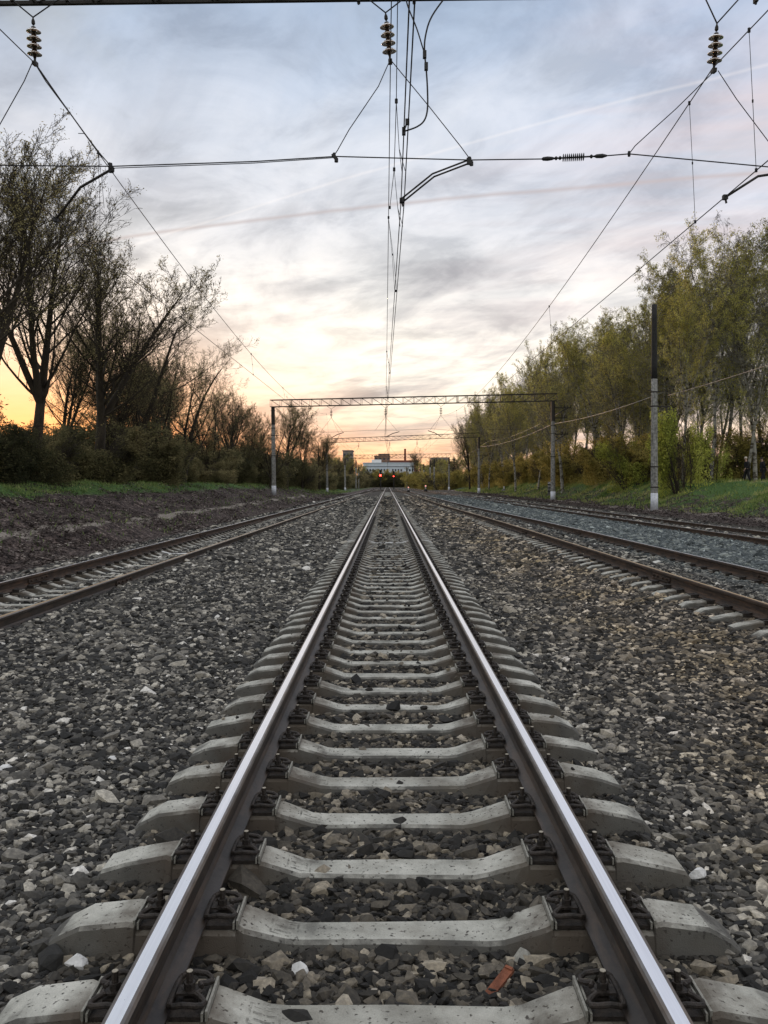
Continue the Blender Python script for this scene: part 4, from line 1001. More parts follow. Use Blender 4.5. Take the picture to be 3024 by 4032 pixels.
L_ = [('va', -45, 33, 15.2, 'big leaning tree at the left edge with branches sweeping up to the right', (0, R(13)), 0.98),
      ('vb', 135, 40, 16.2, 'tall straight dark trunk near the left edge before the glowing sunset', (0, R(2)), 1.0),
      ('va', 385, 50, 15.6, 'twin stemmed slender tree, second full tree from the left edge', (0, R(-1)), 1.12),
      ('vc', 470, 57, 14.4, 'fan crowned tree leaning right beside the twin stemmed slender tree', (0, R(7)), 1.0),
      ('vc', 720, 66, 12.8, 'low forked tree with wide arching limbs at the right end of the near left trees', (0, R(3)), 0.95),
      ('va', 900, 96, 10.5, 'smaller tree just left of the second gantry', (0, 0), 0.95),
      ('vb', 1130, 112, 12.5, 'bushy crowned tree behind the left end of the second gantry beam', (0, 0), 1.1),
      ('va', 1258, 150, 11.0, 'golden lit tree between the second and third gantries on the left', (0, R(4)), 1.1)]
for k_, px, Y, h, lb, ln, sx in L_: plant(k_, at(px, Y), Y, h, lb, 'tree', GL, lean=ln, sx=sx*1.12)
for i, (px, Y, h) in enumerate(((260, 54, 11.5), (445, 56, 12.6), (660, 72, 12.2), (900, 90, 10.8), (540, 64, 11.5), (420, 70, 12), (600, 70, 11.5), (820, 84, 10.5), (990, 104, 10), (1190, 128, 10.5), (1060, 96, 8.5))):
    plant(('vb', 'vc', 'va')[i % 3], at(px, Y), Y, h, 'lacy bare tree filling the gaps between the front trees on the left', 'tree', 'gap filling trees on the left', sx=1.0)
for i in range(19):
    Y = 34+i*11+rnd.uniform(-2, 2); x = -23-rnd.uniform(0, 12)
    hm = 8.0+rnd.uniform(-2, 2)
    if Y > 100: x = -16-rnd.uniform(0, 9); hm = 7.5+rnd.uniform(-1, 2)
    if x/Y < -0.36: hm *= 0.6
    plant(('va', 'vb', 'vc')[i % 3], x, Y, hm, 'thin bare tree in the thicket behind the front row on the left', 'tree', 'background trees on the left', sx=1.3)
for i in range(46):
    Y = 24+i*3.9+rnd.uniform(-1.5, 1.5); x = -16.3-rnd.uniform(0, 2.6)+ (1.2 if Y > 90 else 0)+(1.5 if Y > 130 else 0)
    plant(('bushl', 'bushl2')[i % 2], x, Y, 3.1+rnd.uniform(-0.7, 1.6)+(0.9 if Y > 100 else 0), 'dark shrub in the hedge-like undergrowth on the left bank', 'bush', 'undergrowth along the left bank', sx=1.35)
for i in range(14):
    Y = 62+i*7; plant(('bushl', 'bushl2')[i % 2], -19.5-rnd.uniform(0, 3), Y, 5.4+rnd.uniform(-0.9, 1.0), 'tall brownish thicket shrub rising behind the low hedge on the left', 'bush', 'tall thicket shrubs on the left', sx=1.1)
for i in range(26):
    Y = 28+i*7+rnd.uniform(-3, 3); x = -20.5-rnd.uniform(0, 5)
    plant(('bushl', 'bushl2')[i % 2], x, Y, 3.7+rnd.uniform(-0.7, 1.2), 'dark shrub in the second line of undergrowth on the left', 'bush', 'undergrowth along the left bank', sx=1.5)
GR = 'olive leafed trees along the right bank'
R_ = [('ba', 3060, 66, 24.5, 'tallest birch at the right edge of the photo', 0.85), ('bb', 2800, 61, 19.5, 'drooping birch left of the tallest one at the right edge', 0.8), ('ba', 2590, 66, 16.6, 'slim birch rising directly behind the tall concrete pole', 0.75),
      ('bb', 2910, 66, 19.5, 'dark limbed birch between the two tallest ones on the right', 0.8), ('bc', 2455, 72, 14.0, 'brownish olive tree left of the tall concrete pole', 0.9), ('ba', 2350, 80, 15.8, 'dense olive tree half way between the tall pole and the second gantry', 0.85),
      ('bc', 2215, 86, 17.0, 'round crowned tree right above the right end of the second gantry', 0.85), ('bb', 2120, 100, 14.5, 'olive tree behind the right leg of the second gantry', 0.95), ('bc', 2030, 112, 15.5, 'pale topped tree left of the right leg of the second gantry', 0.85), ('bb', 1925, 145, 17.5, 'tree rising over the right part of the second gantry beam', 0.8),
      ('va', 1850, 178, 16.0, 'bare orange backlit tree at the end of the right-hand tree line', 0.8), ('ba', 2690, 58, 14, 'pale stemmed birch above the bright green shrub', 0.7)]
for k_, px, Y, h, lb, sx in R_: plant(k_, at(px, Y), Y, h, lb, 'tree', GR, sx=sx*1.05)
for i, (px, Y, h, k_) in enumerate(((2975, 60, 20, 'bb'), (2860, 70, 20, 'ba'), (2740, 72, 18, 'bb'), (2660, 76, 17.5, 'bc'), (2520, 80, 17, 'ba'), (2430, 84, 17, 'bb'), (2300, 92, 17.5, 'ba'), (2250, 100, 18, 'bb'), (2160, 108, 17, 'bc'), (2075, 124, 17.5, 'ba'), (1985, 135, 17, 'bb'), (1900, 160, 17, 'bc'), (1870, 190, 17, 'ba'))):
    plant(k_, at(px, Y), Y, h, 'tall slender yellow green tree crowding the wood edge on the right bank', 'tree', 'tall slender trees of the right-hand wood', sx=0.85)
for i in range(24):
    Y = 60+i*5.5+rnd.uniform(-2, 2); x = 22.5+rnd.uniform(-1, 4)-(2.5 if Y > 130 else 0)
    plant(('bb', 'bc', 'ba')[i % 3], x, Y, (13.8 if Y < 130 else 14.0)+rnd.uniform(-2, 1.5), 'olive leafed tree filling the front of the wood on the right bank', 'tree', 'front trees of the right-hand wood', sx=0.95)
for i in range(40):
    Y = 58+i*4.6+rnd.uniform(-2, 2); x = 25+rnd.uniform(0, 14)
    if Y > 130: x = 19+rnd.uniform(0, 11)
    if Y > 190: x += 2
    plant(('ba', 'bb', 'bc')[i % 3], x, Y, 12.5+rnd.uniform(-2.5, 2.5)-(1.5 if Y > 130 else 0), 'slender olive tree in the wood behind the front row on the right', 'tree', 'background trees on the right', sx=0.95)
plant('bushg', at(2690, 54), 54, 6.2, 'bright green shrub on the right bank behind the tall pole', 'bush', None, sx=0.72, rz=2.2)
plant('bushg', at(2790, 57), 57, 4.6, 'smaller bright green shrub between the large green shrub and the walkers', 'bush', None, sx=0.8)
plant('bushg', at(2480, 66), 66, 4.3, 'yellow green rounded shrub left of the tall concrete pole', 'bush', None, sx=1.0)
plant('bushr2', at(2960, 63), 63, 4.6, 'brownish shrub behind the two walkers', 'bush', None, sx=1.1)
plant('bushr', at(3060, 63), 63, 5.0, 'brownish shrub at the right edge behind the walkers', 'bush', None, sx=1.1)
for i in range(52):
    Y = 64+i*3.3+rnd.uniform(-1.5, 1.5); x = 19.8+rnd.uniform(0, 3)+(0 if Y < 130 else -0.8)
    plant(('bushr', 'bushr2')[i % 2], x, Y, 3.4+rnd.uniform(-0.6, 1.4), 'rounded olive shrub in the row at the top of the right bank', 'bush', 'shrubs along the right bank', sx=1.3)
for i in range(20):
    Y = 66+i*6; x = 24.5+rnd.uniform(0, 5)
    plant(('bushr', 'bushr2')[i % 2], x, Y, 3.6+rnd.uniform(-0.6, 1.0), 'olive shrub in the second row on the right bank', 'bush', 'shrubs along the right bank', sx=1.5)
# far trees closing the view
for i in range(30):
    Y = 245+i*9; s_ = -1 if i % 2 else 1
    x = s_*(15.5+rnd.uniform(0, 7)+i*0.25)
    plant(('vb', 'bb', 'bc')[i % 3], x, Y, 12+rnd.uniform(-2, 2)+(i-15)*0.08, 'hazy far tree closing the view near the buildings', 'tree', 'far trees near the buildings', z=-0.3, sx=1.2)
for i in range(26):
    px = 1478+i*6.5+rnd.uniform(-3, 3); Y = 500+rnd.uniform(-12, 12)
    plant(('bushl', 'bushr')[i % 2], at(px, Y), Y, 7.5+rnd.uniform(-1.5, 3.0)+(2 if px < 1500 or px > 1600 else 0), 'far shrub in front of the pale blue building', 'bush', 'far shrubs before the buildings', z=-0.3, sx=1.5)
for i in range(40):
    s_ = -1 if i % 2 else 1; Y = 215+i*6.5; x = s_*(13.0+rnd.uniform(0, 4))
    plant(('bushl', 'bushr')[0 if s_ < 0 else 1], x, Y, 5.6+rnd.uniform(-0.8, 1.8), 'far rounded shrub beside the distant tracks', 'bush', 'far shrubs beside the tracks', z=-0.3, sx=1.6)
plant('va', at(1650, 470), 470, 22, 'lone orange backlit tree right of the chimney', 'tree', None, z=-0.3, sx=0.9)

for i, (px, ytop) in enumerate(((1322, 1775), (1345, 1795), (1372, 1806), (1396, 1822), (1418, 1830), (1440, 1842), (1690, 1812), (1718, 1818), (1745, 1806), (1668, 1830), (1775, 1800), (1655, 1846))):
    Y = 400+8*(i % 4); plant(('bc', 'bb', 'vb')[i % 3], at(px, Y), Y, (HY-ytop)*Y/F+1.8, 'far brownish tree partly hiding the buildings at the end of the tracks', 'tree', 'far trees before the buildings', z=-0.3, sx=1.5)
# ------------------------------------------------------------ buildings
def building(name, px0, px1, ytop, Y, depth, mat, label, cat, rows=0, cols=0, wh=1.4, ww=1.6, z0=0.0, roofm=None, rooftop=0.8, wz=None, ybot=None):
    x0 = at(px0, Y); x1 = at(px1, Y); zt = CH+(HY-ytop)*Y/F
    root = link(name, None, loc=((x0+x1)/2, Y, -0.3)); tag(root, label, cat)
    W = x1-x0; Hh = zt+0.3
    link('wall', MB().box((0, depth/2, Hh/2), (W, depth, Hh)).mesh('wall', M[mat]), root)
    link('roof', MB().box((0, depth/2, Hh+rooftop/2+0.002), (W+0.8, depth+0.8, rooftop)).mesh('roof', M[roofm or mat]), root)
    for r in range(rows):
        zz = (wz[r] if wz else Hh*(r+0.6)/rows)
        for c in range(cols):
            f = link('window', MB().box((-W/2+W*(c+0.5)/cols, -0.03, zz), (ww, 0.12, wh)).mesh('window', M['window']), root)
    return root, W, Hh
b_, W, Hh = building('office_building', 1430, 1630, 1824, 600, 18, 'bluewall', 'long pale blue building with rows of dark windows at the end of the tracks', 'building', 0, 0, rooftop=0.5)
for zz in (8.0, 12.0):
    for c in range(18):
        if (c*7+int(zz)) % 5 == 0: continue
        link('window', MB().box((-W/2+W*(c+0.5)/18, -0.03, zz), (1.15, 0.14, 1.7)).mesh('window', M['window']), b_)
for zz in (14.6, 10.0): link('cornice', MB().box((0, -0.12, zz), (W+0.3, 0.3, 0.35)).mesh('cornice', M['window' if zz > 14 else 'white_paint']), b_)
m = MB(); m.box((-W*0.24, 8, Hh+1.7), (7, 6, 2.2)); link('roof_cabin', m.mesh('roof_cabin', M['white_paint']), b_)
b_, W, Hh = building('apartment_tower', 1474, 1536, 1796, 700, 20, 'brownwall', 'brown apartment tower rising behind the pale blue building', 'building', 0, 0, rooftop=0.5)
link('penthouse', MB().box((1.5, 8, Hh+1.3), (W*0.72, 12, 1.7)).mesh('penthouse', M['brownwall']), b_)
for r in range(3):
    for c in range(4): link('window', MB().box((-W/2+W*(c+0.5)/4, -0.05, Hh-2.4-3*r), (1.5, 0.14, 1.5)).mesh('window', M['window']), b_)
building('factory_hall', 1538, 1646, 1818, 690, 25, 'roofred', 'low red roofed hall behind the pale blue building beside the chimney', 'building', 0, 0, roofm='roofred', rooftop=1.2)
root = link('chimney', None, loc=(at(1595, 740), 740, -0.3)); tag(root, 'tall dark red brick chimney', 'chimney')
link('stack', MB().lathe([(1.15, 0), (0.85, CH+(HY-1769)*740/F), (0.98, CH+(HY-1767)*740/F+0.3)], n=16).mesh('stack', M['brick'], True), root)
b_, W, Hh = building('apartment_block', 1350, 1388, 1776, 520, 16, 'greywall', 'pinkish grey apartment block half hidden by the left trees', 'building', 0, 0, rooftop=0.6)
for r in range(4):
    for c in range(3): link('window', MB().box((-W/2+W*(c+0.5)/3, -0.05, Hh-2.2-3*r), (1.4, 0.14, 1.4)).mesh('window', M['window']), b_)
b_, W, Hh = building('apartment_block', 1700, 1765, 1806, 470, 14, 'greywall', 'low grey building behind the distant right-hand shrubs', 'building', 0, 0, rooftop=0.6)
for c in range(3): link('window', MB().box((-W/2+W*(c+0.5)/3, -0.05, Hh-2.2), (1.4, 0.14, 1.4)).mesh('window', M['window']), b_)
# ------------------------------------------------------------ signals
def signal(px, Y, zl, label, rl, extra=0.0):
    x = at(px, Y); root = link('railway_signal', None, loc=(x, Y, -0.3)); tag(root, label, 'signal', 'red railway signals at the far end of the tracks')
    link('mast', MB().tube([(0, 0, 0), (0, 0, zl+0.2)], 0.13, 8).mesh('mast', M['black']), root)
    h = MB(); h.box((0, 0, zl+0.55), (0.62, 0.22, 1.75)); h.lathe([(0.31, -0.11), (0.31, 0.11)], (0, 0, zl+1.42), 14, 0, Matrix.Rotation(R(90), 3, 'X')); h.lathe([(0.31, -0.11), (0.31, 0.11)], (0, 0, zl-0.32), 14, 0, Matrix.Rotation(R(90), 3, 'X'))
    hd = link('signal_head', h.mesh('signal_head', M['black']), root)
    link('lamp', MB().lathe([(rl, -0.02), (rl*0.8, 0.03), (0.02, 0.07)], (0, -0.14, zl), 16, 0, Matrix.Rotation(R(90), 3, 'X')).mesh('lamp', M['red_lamp'], True), hd)
    link('visor', MB().box((0, -0.27, zl+rl+0.06), (0.5, 0.3, 0.03)).mesh('visor', M['black']), hd)
    link('ladder', MB().tube([(0.3, 0, 0), (0.3, 0, zl)], 0.03, 4).tube([(0.5, 0, 0), (0.3, 0, zl)], 0.03, 4).mesh('ladder', M['steel']), root)
signal(1498, 258, 4.6, 'left of the two red lit signal masts, larger and brighter', 0.30)
signal(1550, 275, 4.45, 'right of the two red lit signal masts, dimmer', 0.17)
def dwarf(px, py, Y, label, lit=True, s=1.0):
    e = P(px, py, Y); root = link('dwarf_signal', None, loc=e); root.scale = (s, s, s); tag(root, label, 'signal')
    link('base', MB().lathe([(0.3, -0.1), (0.32, 0.15), (0.2, 0.3), (0.08, 0.36)], n=12).mesh('base', M['black'], True), root)
    b = link('post', MB().lathe([(0.09, 0.36), (0.09, 0.75)], n=10).mesh('post', M['white_paint']), root)
    link('head', MB().box((0, 0, 0.82), (0.3, 0.2, 0.26)).mesh('head', M['white_paint' if lit else 'white_paint']), root)
    if lit: link('lamp', MB().lathe([(0.09, -0.01), (0.03, 0.03)], (0, -0.13, 0.84), 12, 0, Matrix.Rotation(R(90), 3, 'X')).mesh('lamp', M['white_lamp']), root)
dwarf(1608, 1935, 172, 'low signal with reddish lamp between the right-hand tracks', True)
dwarf(1676, 1933, 168, 'white low signal with reddish lamp beyond the track end on the right', True, 1.2)
x, Y = 17.4, 124.0
root = link('track_marker', None, loc=(x, Y, Hs(x, Y)-0.03)); tag(root, 'small white topped black marker on the right bank near the dirt track', 'marker')
link('dome', MB().lathe([(0.34, 0), (0.38, 0.18), (0.3, 0.32), (0.1, 0.4)], n=14).mesh('dome', M['black'], True), root); link('post', MB().lathe([(0.1, 0.4), (0.1, 0.8)], n=10).mesh('post', M['white_paint']), root)
link('plate', MB().lathe([(0.39, 0.2), (0.39, 0.26)], n=14).mesh('plate', M['white_paint']), root)

# ------------------------------------------------------------ small loose things
def rock(name, c, s, mat, seed, label, cat):
    rg = np.random.default_rng(seed); import bmesh
    bm = bmesh.new(); 
    for i in range(26):
        v = rg.normal(0, 1, 3); v /= np.linalg.norm(v); v *= rg.uniform(0.85, 1.1); bm.verts.new((v[0]*s[0], v[1]*s[1], v[2]*s[2]))
    bmesh.ops.convex_hull(bm, input=bm.verts); me = bpy.data.meshes.new(name); bm.to_mesh(me); bm.free(); me.materials.append(M[mat])
    o = link(name, me, loc=c); tag(o, label, cat)
gz_ = lambda x, y, d=0: Hs(x, y)+d
def gp(px, py, z):
    Y = (CH-z)*F/(py-HY); return ((px-CX)*Y/F, Y, z)
rock('stone', gp(304, 3795, -0.27), (0.045, 0.035, 0.034), 'stone_white', 3, 'rounded white stone beside the left rail near the bottom', 'stone')
rock('stone', gp(440, 2990, -0.25), (0.035, 0.03, 0.025), 'stone_white', 5, 'small bright white stone on the ballast at middle left', 'stone')
rock('stone', gp(22, 3035, -0.25), (0.055, 0.05, 0.04), 'stone_white', 6, 'pale large stone on the ballast at the left edge', 'stone')
rock('stone', gp(2745, 3440, -0.25), (0.045, 0.03, 0.03), 'stone_white', 8, 'jagged whitish stone at the right end of the fourth sleeper', 'stone')
rock('stone', gp(2055, 3790, -0.29), (0.055, 0.04, 0.05), 'pad', 12, 'large tan stone beside the rusty iron piece', 'stone')
rock('stone', gp(1180, 3835, -0.29), (0.04, 0.03, 0.045), 'stone_white', 15, 'pale stone between the two nearest sleepers', 'stone')
a = Vector(gp(1925, 3920, -0.285)); b = Vector(gp(2008, 3815, -0.255)); d = b-a
q_ = d.to_track_quat('X', 'Z').to_matrix()
o = link('rusty_plate', MB().box((0, 0, 0), (d.length, 0.036, 0.012)).box((d.length*0.46, 0, 0.004), (0.012, 0.03, 0.016)).mesh('rusty_plate', M['rust']), loc=(a+b)/2); o.rotation_euler = q_.to_euler(); tag(o, 'rusty flat iron strip lying between the two nearest sleepers', 'iron strip')
for pts_, lb in (([(76, 2960), (70, 2930), (74, 2900)], 'thin dry twig upright looking on the ballast at the left edge'), ([(118, 3000), (140, 2970), (165, 2948)], 'slanting dry twig on the ballast near the left edge'), ([(1935, 3520), (1985, 3545), (2040, 3580)], 'dry stem lying among the stones right of the middle sleepers')):
    tubeobj('twig', [Vector(gp(a_, b_, -0.24 if a_ < 1000 else -0.27)) for a_, b_ in pts_], 0.0035, None, 'stick', 5, lb, 'twig')

# ------------------------------------------------------------ walkers
def skinobj(name, verts, edges, radii, mat, parent=None, root=0, sub=2):
    me = bpy.data.meshes.new(name); me.from_pydata(verts, edges, []); me.materials.append(mat)
    o = link(name, me, parent); o.modifiers.new('Skin', 'SKIN')
    sk = me.skin_vertices[0].data
    for i, r in enumerate(radii):
        sk[i].radius = (r, r) if not isinstance(r, tuple) else r
        sk[i].use_root = (i == root)
    o.modifiers['Skin'].use_smooth_shade = True
    s = o.modifiers.new('Sub', 'SUBSURF'); s.levels = sub; s.render_levels = sub
    return o
def person(px, pyfeet, Y, ht, label, hair, phase):
    g = P(px, pyfeet, Y); s = ht/1.75; f = phase
    z0 = Hs(g.x, Y); g.z = z0
    root = link('person', None, loc=g); root.scale = (s, s, s); tag(root, label, 'person')
    # facing -X; x forward negative
    V = [(0, 0, .93), (-.01, 0, 1.12), (-.03, 0, 1.36), (-.05, 0, 1.47), (-.07, 0, 1.55), (-.085, 0, 1.66), (-.08, 0, 1.73),
         (-.03, .19, 1.41), (.06*f, .23, 1.15), (-.06, .22, .93), (-.09, .215, .84),
         (-.03, -.19, 1.41), (-.02, -.23, 1.15), (-.2*f, -.21, .97), (-.27*f, -.19, .90),
         (.01, .10, .86), (-.12*f, .10, .50), (-.24*f, .10, .10), (-.36*f, .10, .05),
         (.01, -.10, .86), (.06*f, -.10, .49), (.24*f, -.10, .12), (.14*f, -.10, .05)]
    E = [(0, 1), (1, 2), (2, 3), (3, 4), (4, 5), (5, 6), (2, 7), (7, 8), (8, 9), (9, 10), (2, 11), (11, 12), (12, 13), (13, 14), (0, 15), (15, 16), (16, 17), (17, 18), (0, 19), (19, 20), (20, 21), (21, 22)]
    Rd = [.13, .125, .14, .06, .062, .088, .06, .06, .045, .03, .035, .06, .045, .03, .035, .085, .058, .04, .035, .085, .058, .04, .035]
    body = skinobj('body', V, E, Rd, M['skin'], root)
    # nose, ears
    m = MB(); m.tube([(-.165, 0, 1.645), (-.20, 0, 1.625)], [.012, .016], 6); m.tube([(-.09, .085, 1.63), (-.09, .1, 1.67)], .018, 6); m.tube([(-.09, -.085, 1.63), (-.09, -.1, 1.67)], .018, 6)
    link('face', m.mesh('face', M['skin'], True), root)
    for sd, wr in ((1, 10), (-1, 14)):
        w = Vector(V[wr]); m = MB()
        for k_ in range(4):
            m.tube([w+Vector((-.012+.012*k_, 0, -.02)), w+Vector((-.016+.012*k_, -.006*sd, -.065)), w+Vector((-.028+.011*k_, -.02*sd, -.09-.004*(k_ % 2)))], [.009, .0085, .007], 6)
        m.tube([w+Vector((-.03, 0, 0)), w+Vector((-.045, -.01*sd, -.04))], [.011, .008], 6)
        link('hand', m.mesh('hand', M['skin'], True), root)
    JV = [(0, 0, .86), (0, 0, .98), (-.01, 0, 1.14), (-.03, 0, 1.37), (-.05, 0, 1.48), V[7], V[8], (-.04, .22, .98), V[11], V[12], (-.17*f, -.215, .99)]
    JE = [(0, 1), (1, 2), (2, 3), (3, 4), (3, 5), (5, 6), (6, 7), (3, 8), (8, 9), (9, 10)]
    skinobj('jacket', JV, JE, [.175, .165, .16, .17, .09, .085, .068, .052, .085, .068, .052], M['cloth'], root, 2)
    TV = [(0, 0, .92), V[15], V[16], (-.22*f, .10, .13), V[19], V[20], (.225*f, -.10, .14)]
    skinobj('trousers', TV, [(0, 1), (1, 2), (2, 3), (0, 4), (4, 5), (5, 6)], [.15, .105, .085, .068, .105, .085, .068], M['cloth'], root)
    for (ax_, tx, yy_) in ((V[17][0], -.14, .10), (V[21][0], -.14, -.10)):
        m = MB(); m.tube([(ax_+.06, yy_, .055), (ax_, yy_, .06), (ax_+tx*0.6, yy_, .05), (ax_+tx*1.35, yy_, .035)], [.035, .05, .045, .025], 8); m.box((ax_-.07, yy_, .012), (.27, .085, .024)); link('shoe', m.mesh('shoe', M['shoe'], True), root)
    m = MB(); m.lathe([(.088, -.01), (.098, .04), (.085, .085), (.05, .115), (.01, .125)], (-.075, 0, 1.66), 14); link('hair', m.mesh('hair', M[hair], True), root)
person(2941, 1909, 56, 1.78, 'pale haired person in black clothes and white shoes walking left on the bank', 'hair_pale', 1.0)
person(3004, 1905, 58, 1.80, 'dark haired person in black clothes walking behind at the right edge', 'hair_dark', -0.9)

# ------------------------------------------------------------ sky, sun, camera
w = bpy.data.worlds.new('World'); scn.world = w; w.use_nodes = True; nt = w.node_tree; nt.nodes.clear()
out = node(nt, 'ShaderNodeOutputWorld'); bg = node(nt, 'ShaderNodeBackground')
tc = node(nt, 'ShaderNodeTexCoord'); d = tc.outputs['Generated']
sp = node(nt, 'ShaderNodeSeparateXYZ'); nt.links.new(d, sp.inputs[0])
SAZ = -24.0
z = math_n(nt, 'MAXIMUM', sp.outputs[2], 0.0)
base = ramp(nt, z, [(0.0, (1.0, 0.50, 0.22)), (0.028, (0.92, 0.46, 0.25)), (0.05, (0.94, 0.60, 0.41)), (0.08, (0.96, 0.78, 0.63)), (0.12, (1.0, 0.91, 0.80)), (0.2, (0.84, 0.81, 0.77)), (0.30, (0.62, 0.64, 0.69)), (0.50, (0.35, 0.45, 0.61)), (0.75, (0.95, 0.98, 1.05)), (1.0, (1.35, 1.38, 1.42))])
# azimuth terms
sd = node(nt, 'ShaderNodeVectorMath', operation='DOT_PRODUCT'); nt.links.new(d, sd.inputs[0]); sd.inputs[1].default_value = (math.sin(R(SAZ))*math.cos(R(3.5)), math.cos(R(SAZ))*math.cos(R(3.5)), math.sin(R(3.5)))
sun_c = sd.outputs['Value']
bluer = ramp(nt, sp.outputs[0], [(0.0, (0, 0, 0)), (0.42, (1, 1, 1))])
base = mix(nt, math_n(nt, 'MULTIPLY', bluer, 0.5), base, ramp(nt, z, [(0.0, (0.96, 0.66, 0.42)), (0.1, (0.80, 0.72, 0.69)), (0.3, (0.48, 0.52, 0.66)), (0.55, (0.34, 0.43, 0.62))]))
# clouds: project on a plane, streaks heading to the sunset
den = math_n(nt, 'ADD', z, 0.10)
px_ = math_n(nt, 'DIVIDE', sp.outputs[0], den); py_ = math_n(nt, 'DIVIDE', sp.outputs[1], den)
cb = node(nt, 'ShaderNodeCombineXYZ'); nt.links.new(px_, cb.inputs[0]); nt.links.new(py_, cb.inputs[1])
def cloud(rot, scl, scale, detail, rough, dist, loc=(0, 0, 0)):
    mp = node(nt, 'ShaderNodeMapping'); mp.vector_type = 'TEXTURE'; mp.inputs['Rotation'].default_value = (0, 0, rot); mp.inputs['Scale'].default_value = scl; mp.inputs['Location'].default_value = loc
    nt.links.new(cb.outputs[0], mp.inputs[0]); return noise(nt, mp.outputs[0], scale, detail, rough, dist)
streak = cloud(R(24), (0.8, 3.2, 1), 1.5, 8, 0.60, 0.6, (0.3, 1.1, 0))
streak2 = cloud(R(-12), (2.6, 0.8, 1), 1.7, 6, 0.55, 0.5, (2.3, 4.1, 0))
blot = cloud(R(10), (1, 1.4, 1), 1.5, 6, 0.55, 0.6, (3.7, 0.4, 0))
near_low = ramp(nt, z, [(0.02, (0.25, 0.25, 0.25)), (0.08, (1, 1, 1)), (0.26, (0.9, 0.9, 0.9)), (0.38, (0.55, 0.55, 0.55)), (0.55, (0.4, 0.4, 0.4))])
dk = math_n(nt, 'MULTIPLY', ramp(nt, math_n(nt, 'ADD', math_n(nt, 'MULTIPLY', streak, 0.62), math_n(nt, 'MULTIPLY', streak2, 0.38)), [(0.475, (0, 0, 0)), (0.51, (0.35, 0.35, 0.35)), (0.60, (1, 1, 1))]), near_low)
sky = mix(nt, math_n(nt, 'MULTIPLY', dk, 0.85), base, ramp(nt, z, [(0.0, (0.62, 0.45, 0.36)), (0.1, (0.34, 0.32, 0.34)), (0.3, (0.33, 0.34, 0.38)), (0.6, (0.34, 0.38, 0.45))]))
dk2 = ramp(nt, blot, [(0.47, (0, 0, 0)), (0.62, (1, 1, 1))])
lft = ramp(nt, math_n(nt, 'MULTIPLY', sp.outputs[0], -1.0), [(-0.0, (0.25, 0.25, 0.25)), (0.25, (1, 1, 1))])
sky = mix(nt, math_n(nt, 'MULTIPLY', math_n(nt, 'MULTIPLY', dk2, lft), 0.75), sky, (0.33, 0.36, 0.39))
br_ = ramp(nt, math_n(nt, 'ADD', math_n(nt, 'MULTIPLY', streak, 0.5), math_n(nt, 'MULTIPLY', blot, 0.5)), [(0.38, (1, 1, 1)), (0.5, (0, 0, 0))])
sky = mix(nt, math_n(nt, 'MULTIPLY', br_, 0.5), sky, ramp(nt, z, [(0.0, (1.0, 0.72, 0.4)), (0.12, (0.98, 0.90, 0.74)), (0.3, (0.74, 0.73, 0.74)), (0.5, (0.52, 0.57, 0.66))]))
mott = cloud(R(35), (1, 1.25, 1), 3.4, 7, 0.6, 0.45, (7.7, 2.4, 0))
sky = mix(nt, 0.85, sky, ramp(nt, mott, [(0.36, (0.74, 0.75, 0.77)), (0.5, (1.0, 1.0, 1.0)), (0.62, (1.14, 1.12, 1.10))]), 'MULTIPLY')
# thin contrails
def contrail(k, b, wd, amt, col, sky):
    # great-circle-ish line in plane coords: py = k*px + b
    e = math_n(nt, 'ABSOLUTE', math_n(nt, 'SUBTRACT', math_n(nt, 'SUBTRACT', py_, math_n(nt, 'MULTIPLY', px_, k)), math_n(nt, 'ADD', math_n(nt, 'MULTIPLY', blot, 0.05), b)))
    f = math_n(nt, 'MULTIPLY', ramp(nt, math_n(nt, 'DIVIDE', e, wd), [(0.0, (1, 1, 1)), (1.0, (0, 0, 0))]), amt)
    return mix(nt, f, sky, col)
sky = contrail(-0.25, 2.24, 0.02, 0.6, (0.42, 0.36, 0.36), sky)
sky = contrail(-0.62, 2.02, 0.012, 0.2, (0.95, 0.88, 0.84), sky)
# pink tint upper right
pk = math_n(nt, 'MULTIPLY', math_n(nt, 'MULTIPLY', bluer, ramp(nt, streak2, [(0.45, (0, 0, 0)), (0.62, (1, 1, 1))])), 0.45)
sky = mix(nt, pk, sky, (0.80, 0.63, 0.62))
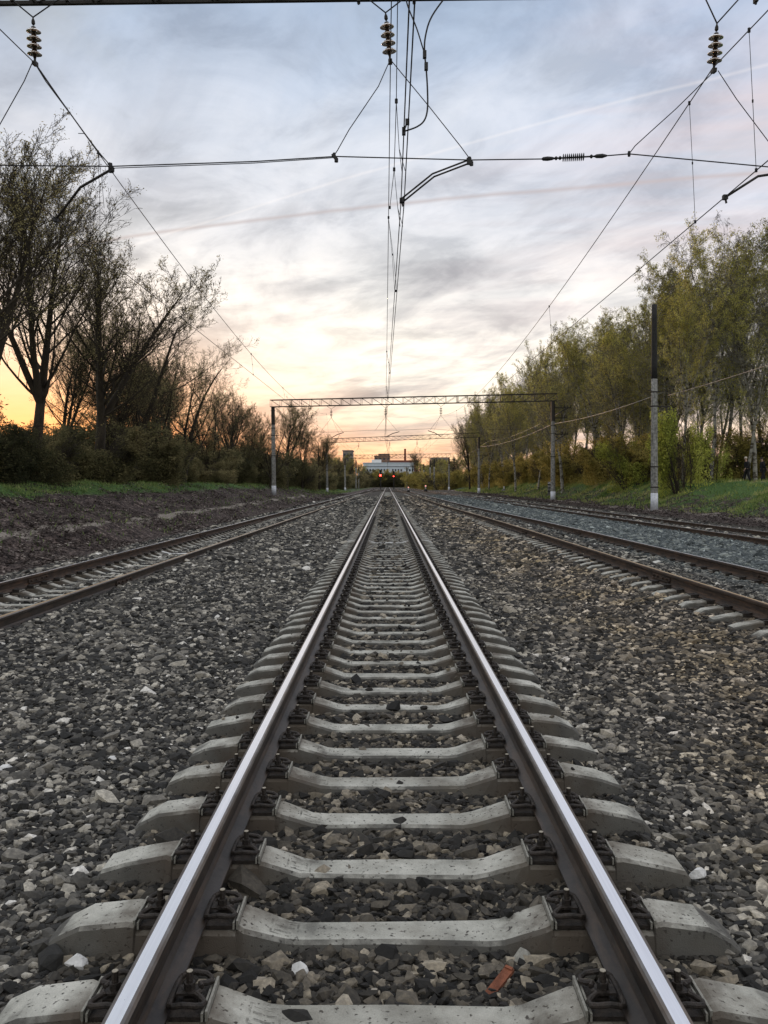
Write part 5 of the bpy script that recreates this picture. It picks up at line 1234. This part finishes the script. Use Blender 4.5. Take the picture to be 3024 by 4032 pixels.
# sunset glow round the sun
gl = ramp(nt, sun_c, [(0.91, (0, 0, 0)), (0.965, (0.4, 0.4, 0.4)), (0.995, (1, 1, 1))])
glz = ramp(nt, z, [(0.0, (1, 1, 1)), (0.12, (0.85, 0.85, 0.85)), (0.26, (0, 0, 0))])
sky = mix(nt, math_n(nt, 'MULTIPLY', gl, glz), sky, ramp(nt, z, [(0.0, (0.95, 0.20, 0.06)), (0.05, (1.15, 0.36, 0.12)), (0.09, (1.0, 0.45, 0.22)), (0.15, (0.88, 0.58, 0.42)), (0.25, (0.8, 0.68, 0.62))]))
nish = node(nt, 'ShaderNodeTexSky'); nish.sky_type = 'NISHITA'; nish.sun_disc = False; nish.sun_elevation = R(3.5); nish.sun_rotation = R(SAZ)
ns_ = mix(nt, 1.0, nish.outputs[0], (0.012, 0.012, 0.012), 'MULTIPLY')
bk = ramp(nt, math_n(nt, 'MULTIPLY', sp.outputs[1], -1.0), [(0.0, (0, 0, 0)), (0.6, (1, 1, 1))])
sky = mix(nt, bk, sky, (0.66, 0.66, 0.67))    # the eastern sky behind the viewer is dimmer
sky = mix(nt, 1.0, mix(nt, 1.0, sky, (0.95, 0.94, 0.93), 'MULTIPLY'), ns_, 'ADD')
nt.links.new(sky, bg.inputs[0]); bg.inputs[1].default_value = 1.0; nt.links.new(bg.outputs[0], out.inputs[0])
sl = bpy.data.lights.new('sun', 'SUN'); sl.energy = 1.5; sl.angle = R(3); sl.color = (1.0, 0.62, 0.36)
so = bpy.data.objects.new('sun', sl); COL.objects.link(so)
sdv = Vector((math.sin(R(SAZ))*math.cos(R(3.5)), math.cos(R(SAZ))*math.cos(R(3.5)), math.sin(R(3.5)))); so.rotation_euler = (-sdv).to_track_quat('-Z', 'Y').to_euler()
cam = bpy.data.cameras.new('camera'); co = bpy.data.objects.new('camera', cam); COL.objects.link(co); scn.camera = co
cam.sensor_fit = 'VERTICAL'; cam.sensor_height = 36.0; cam.sensor_width = 27.0; cam.lens = F/4032*36.0
cam.shift_x = -(CX-1512)/4032; cam.shift_y = (HY-2016)/4032
cam.clip_start = 0.05; cam.clip_end = 3000; co.location = (0, 0, CH); co.rotation_euler = (R(90), 0, 0)
vs = scn.view_settings; vs.view_transform = 'Standard'; vs.look = 'None'; vs.exposure = 0.38; vs.gamma = 1
scn.render.resolution_x = 768; scn.render.resolution_y = 1024
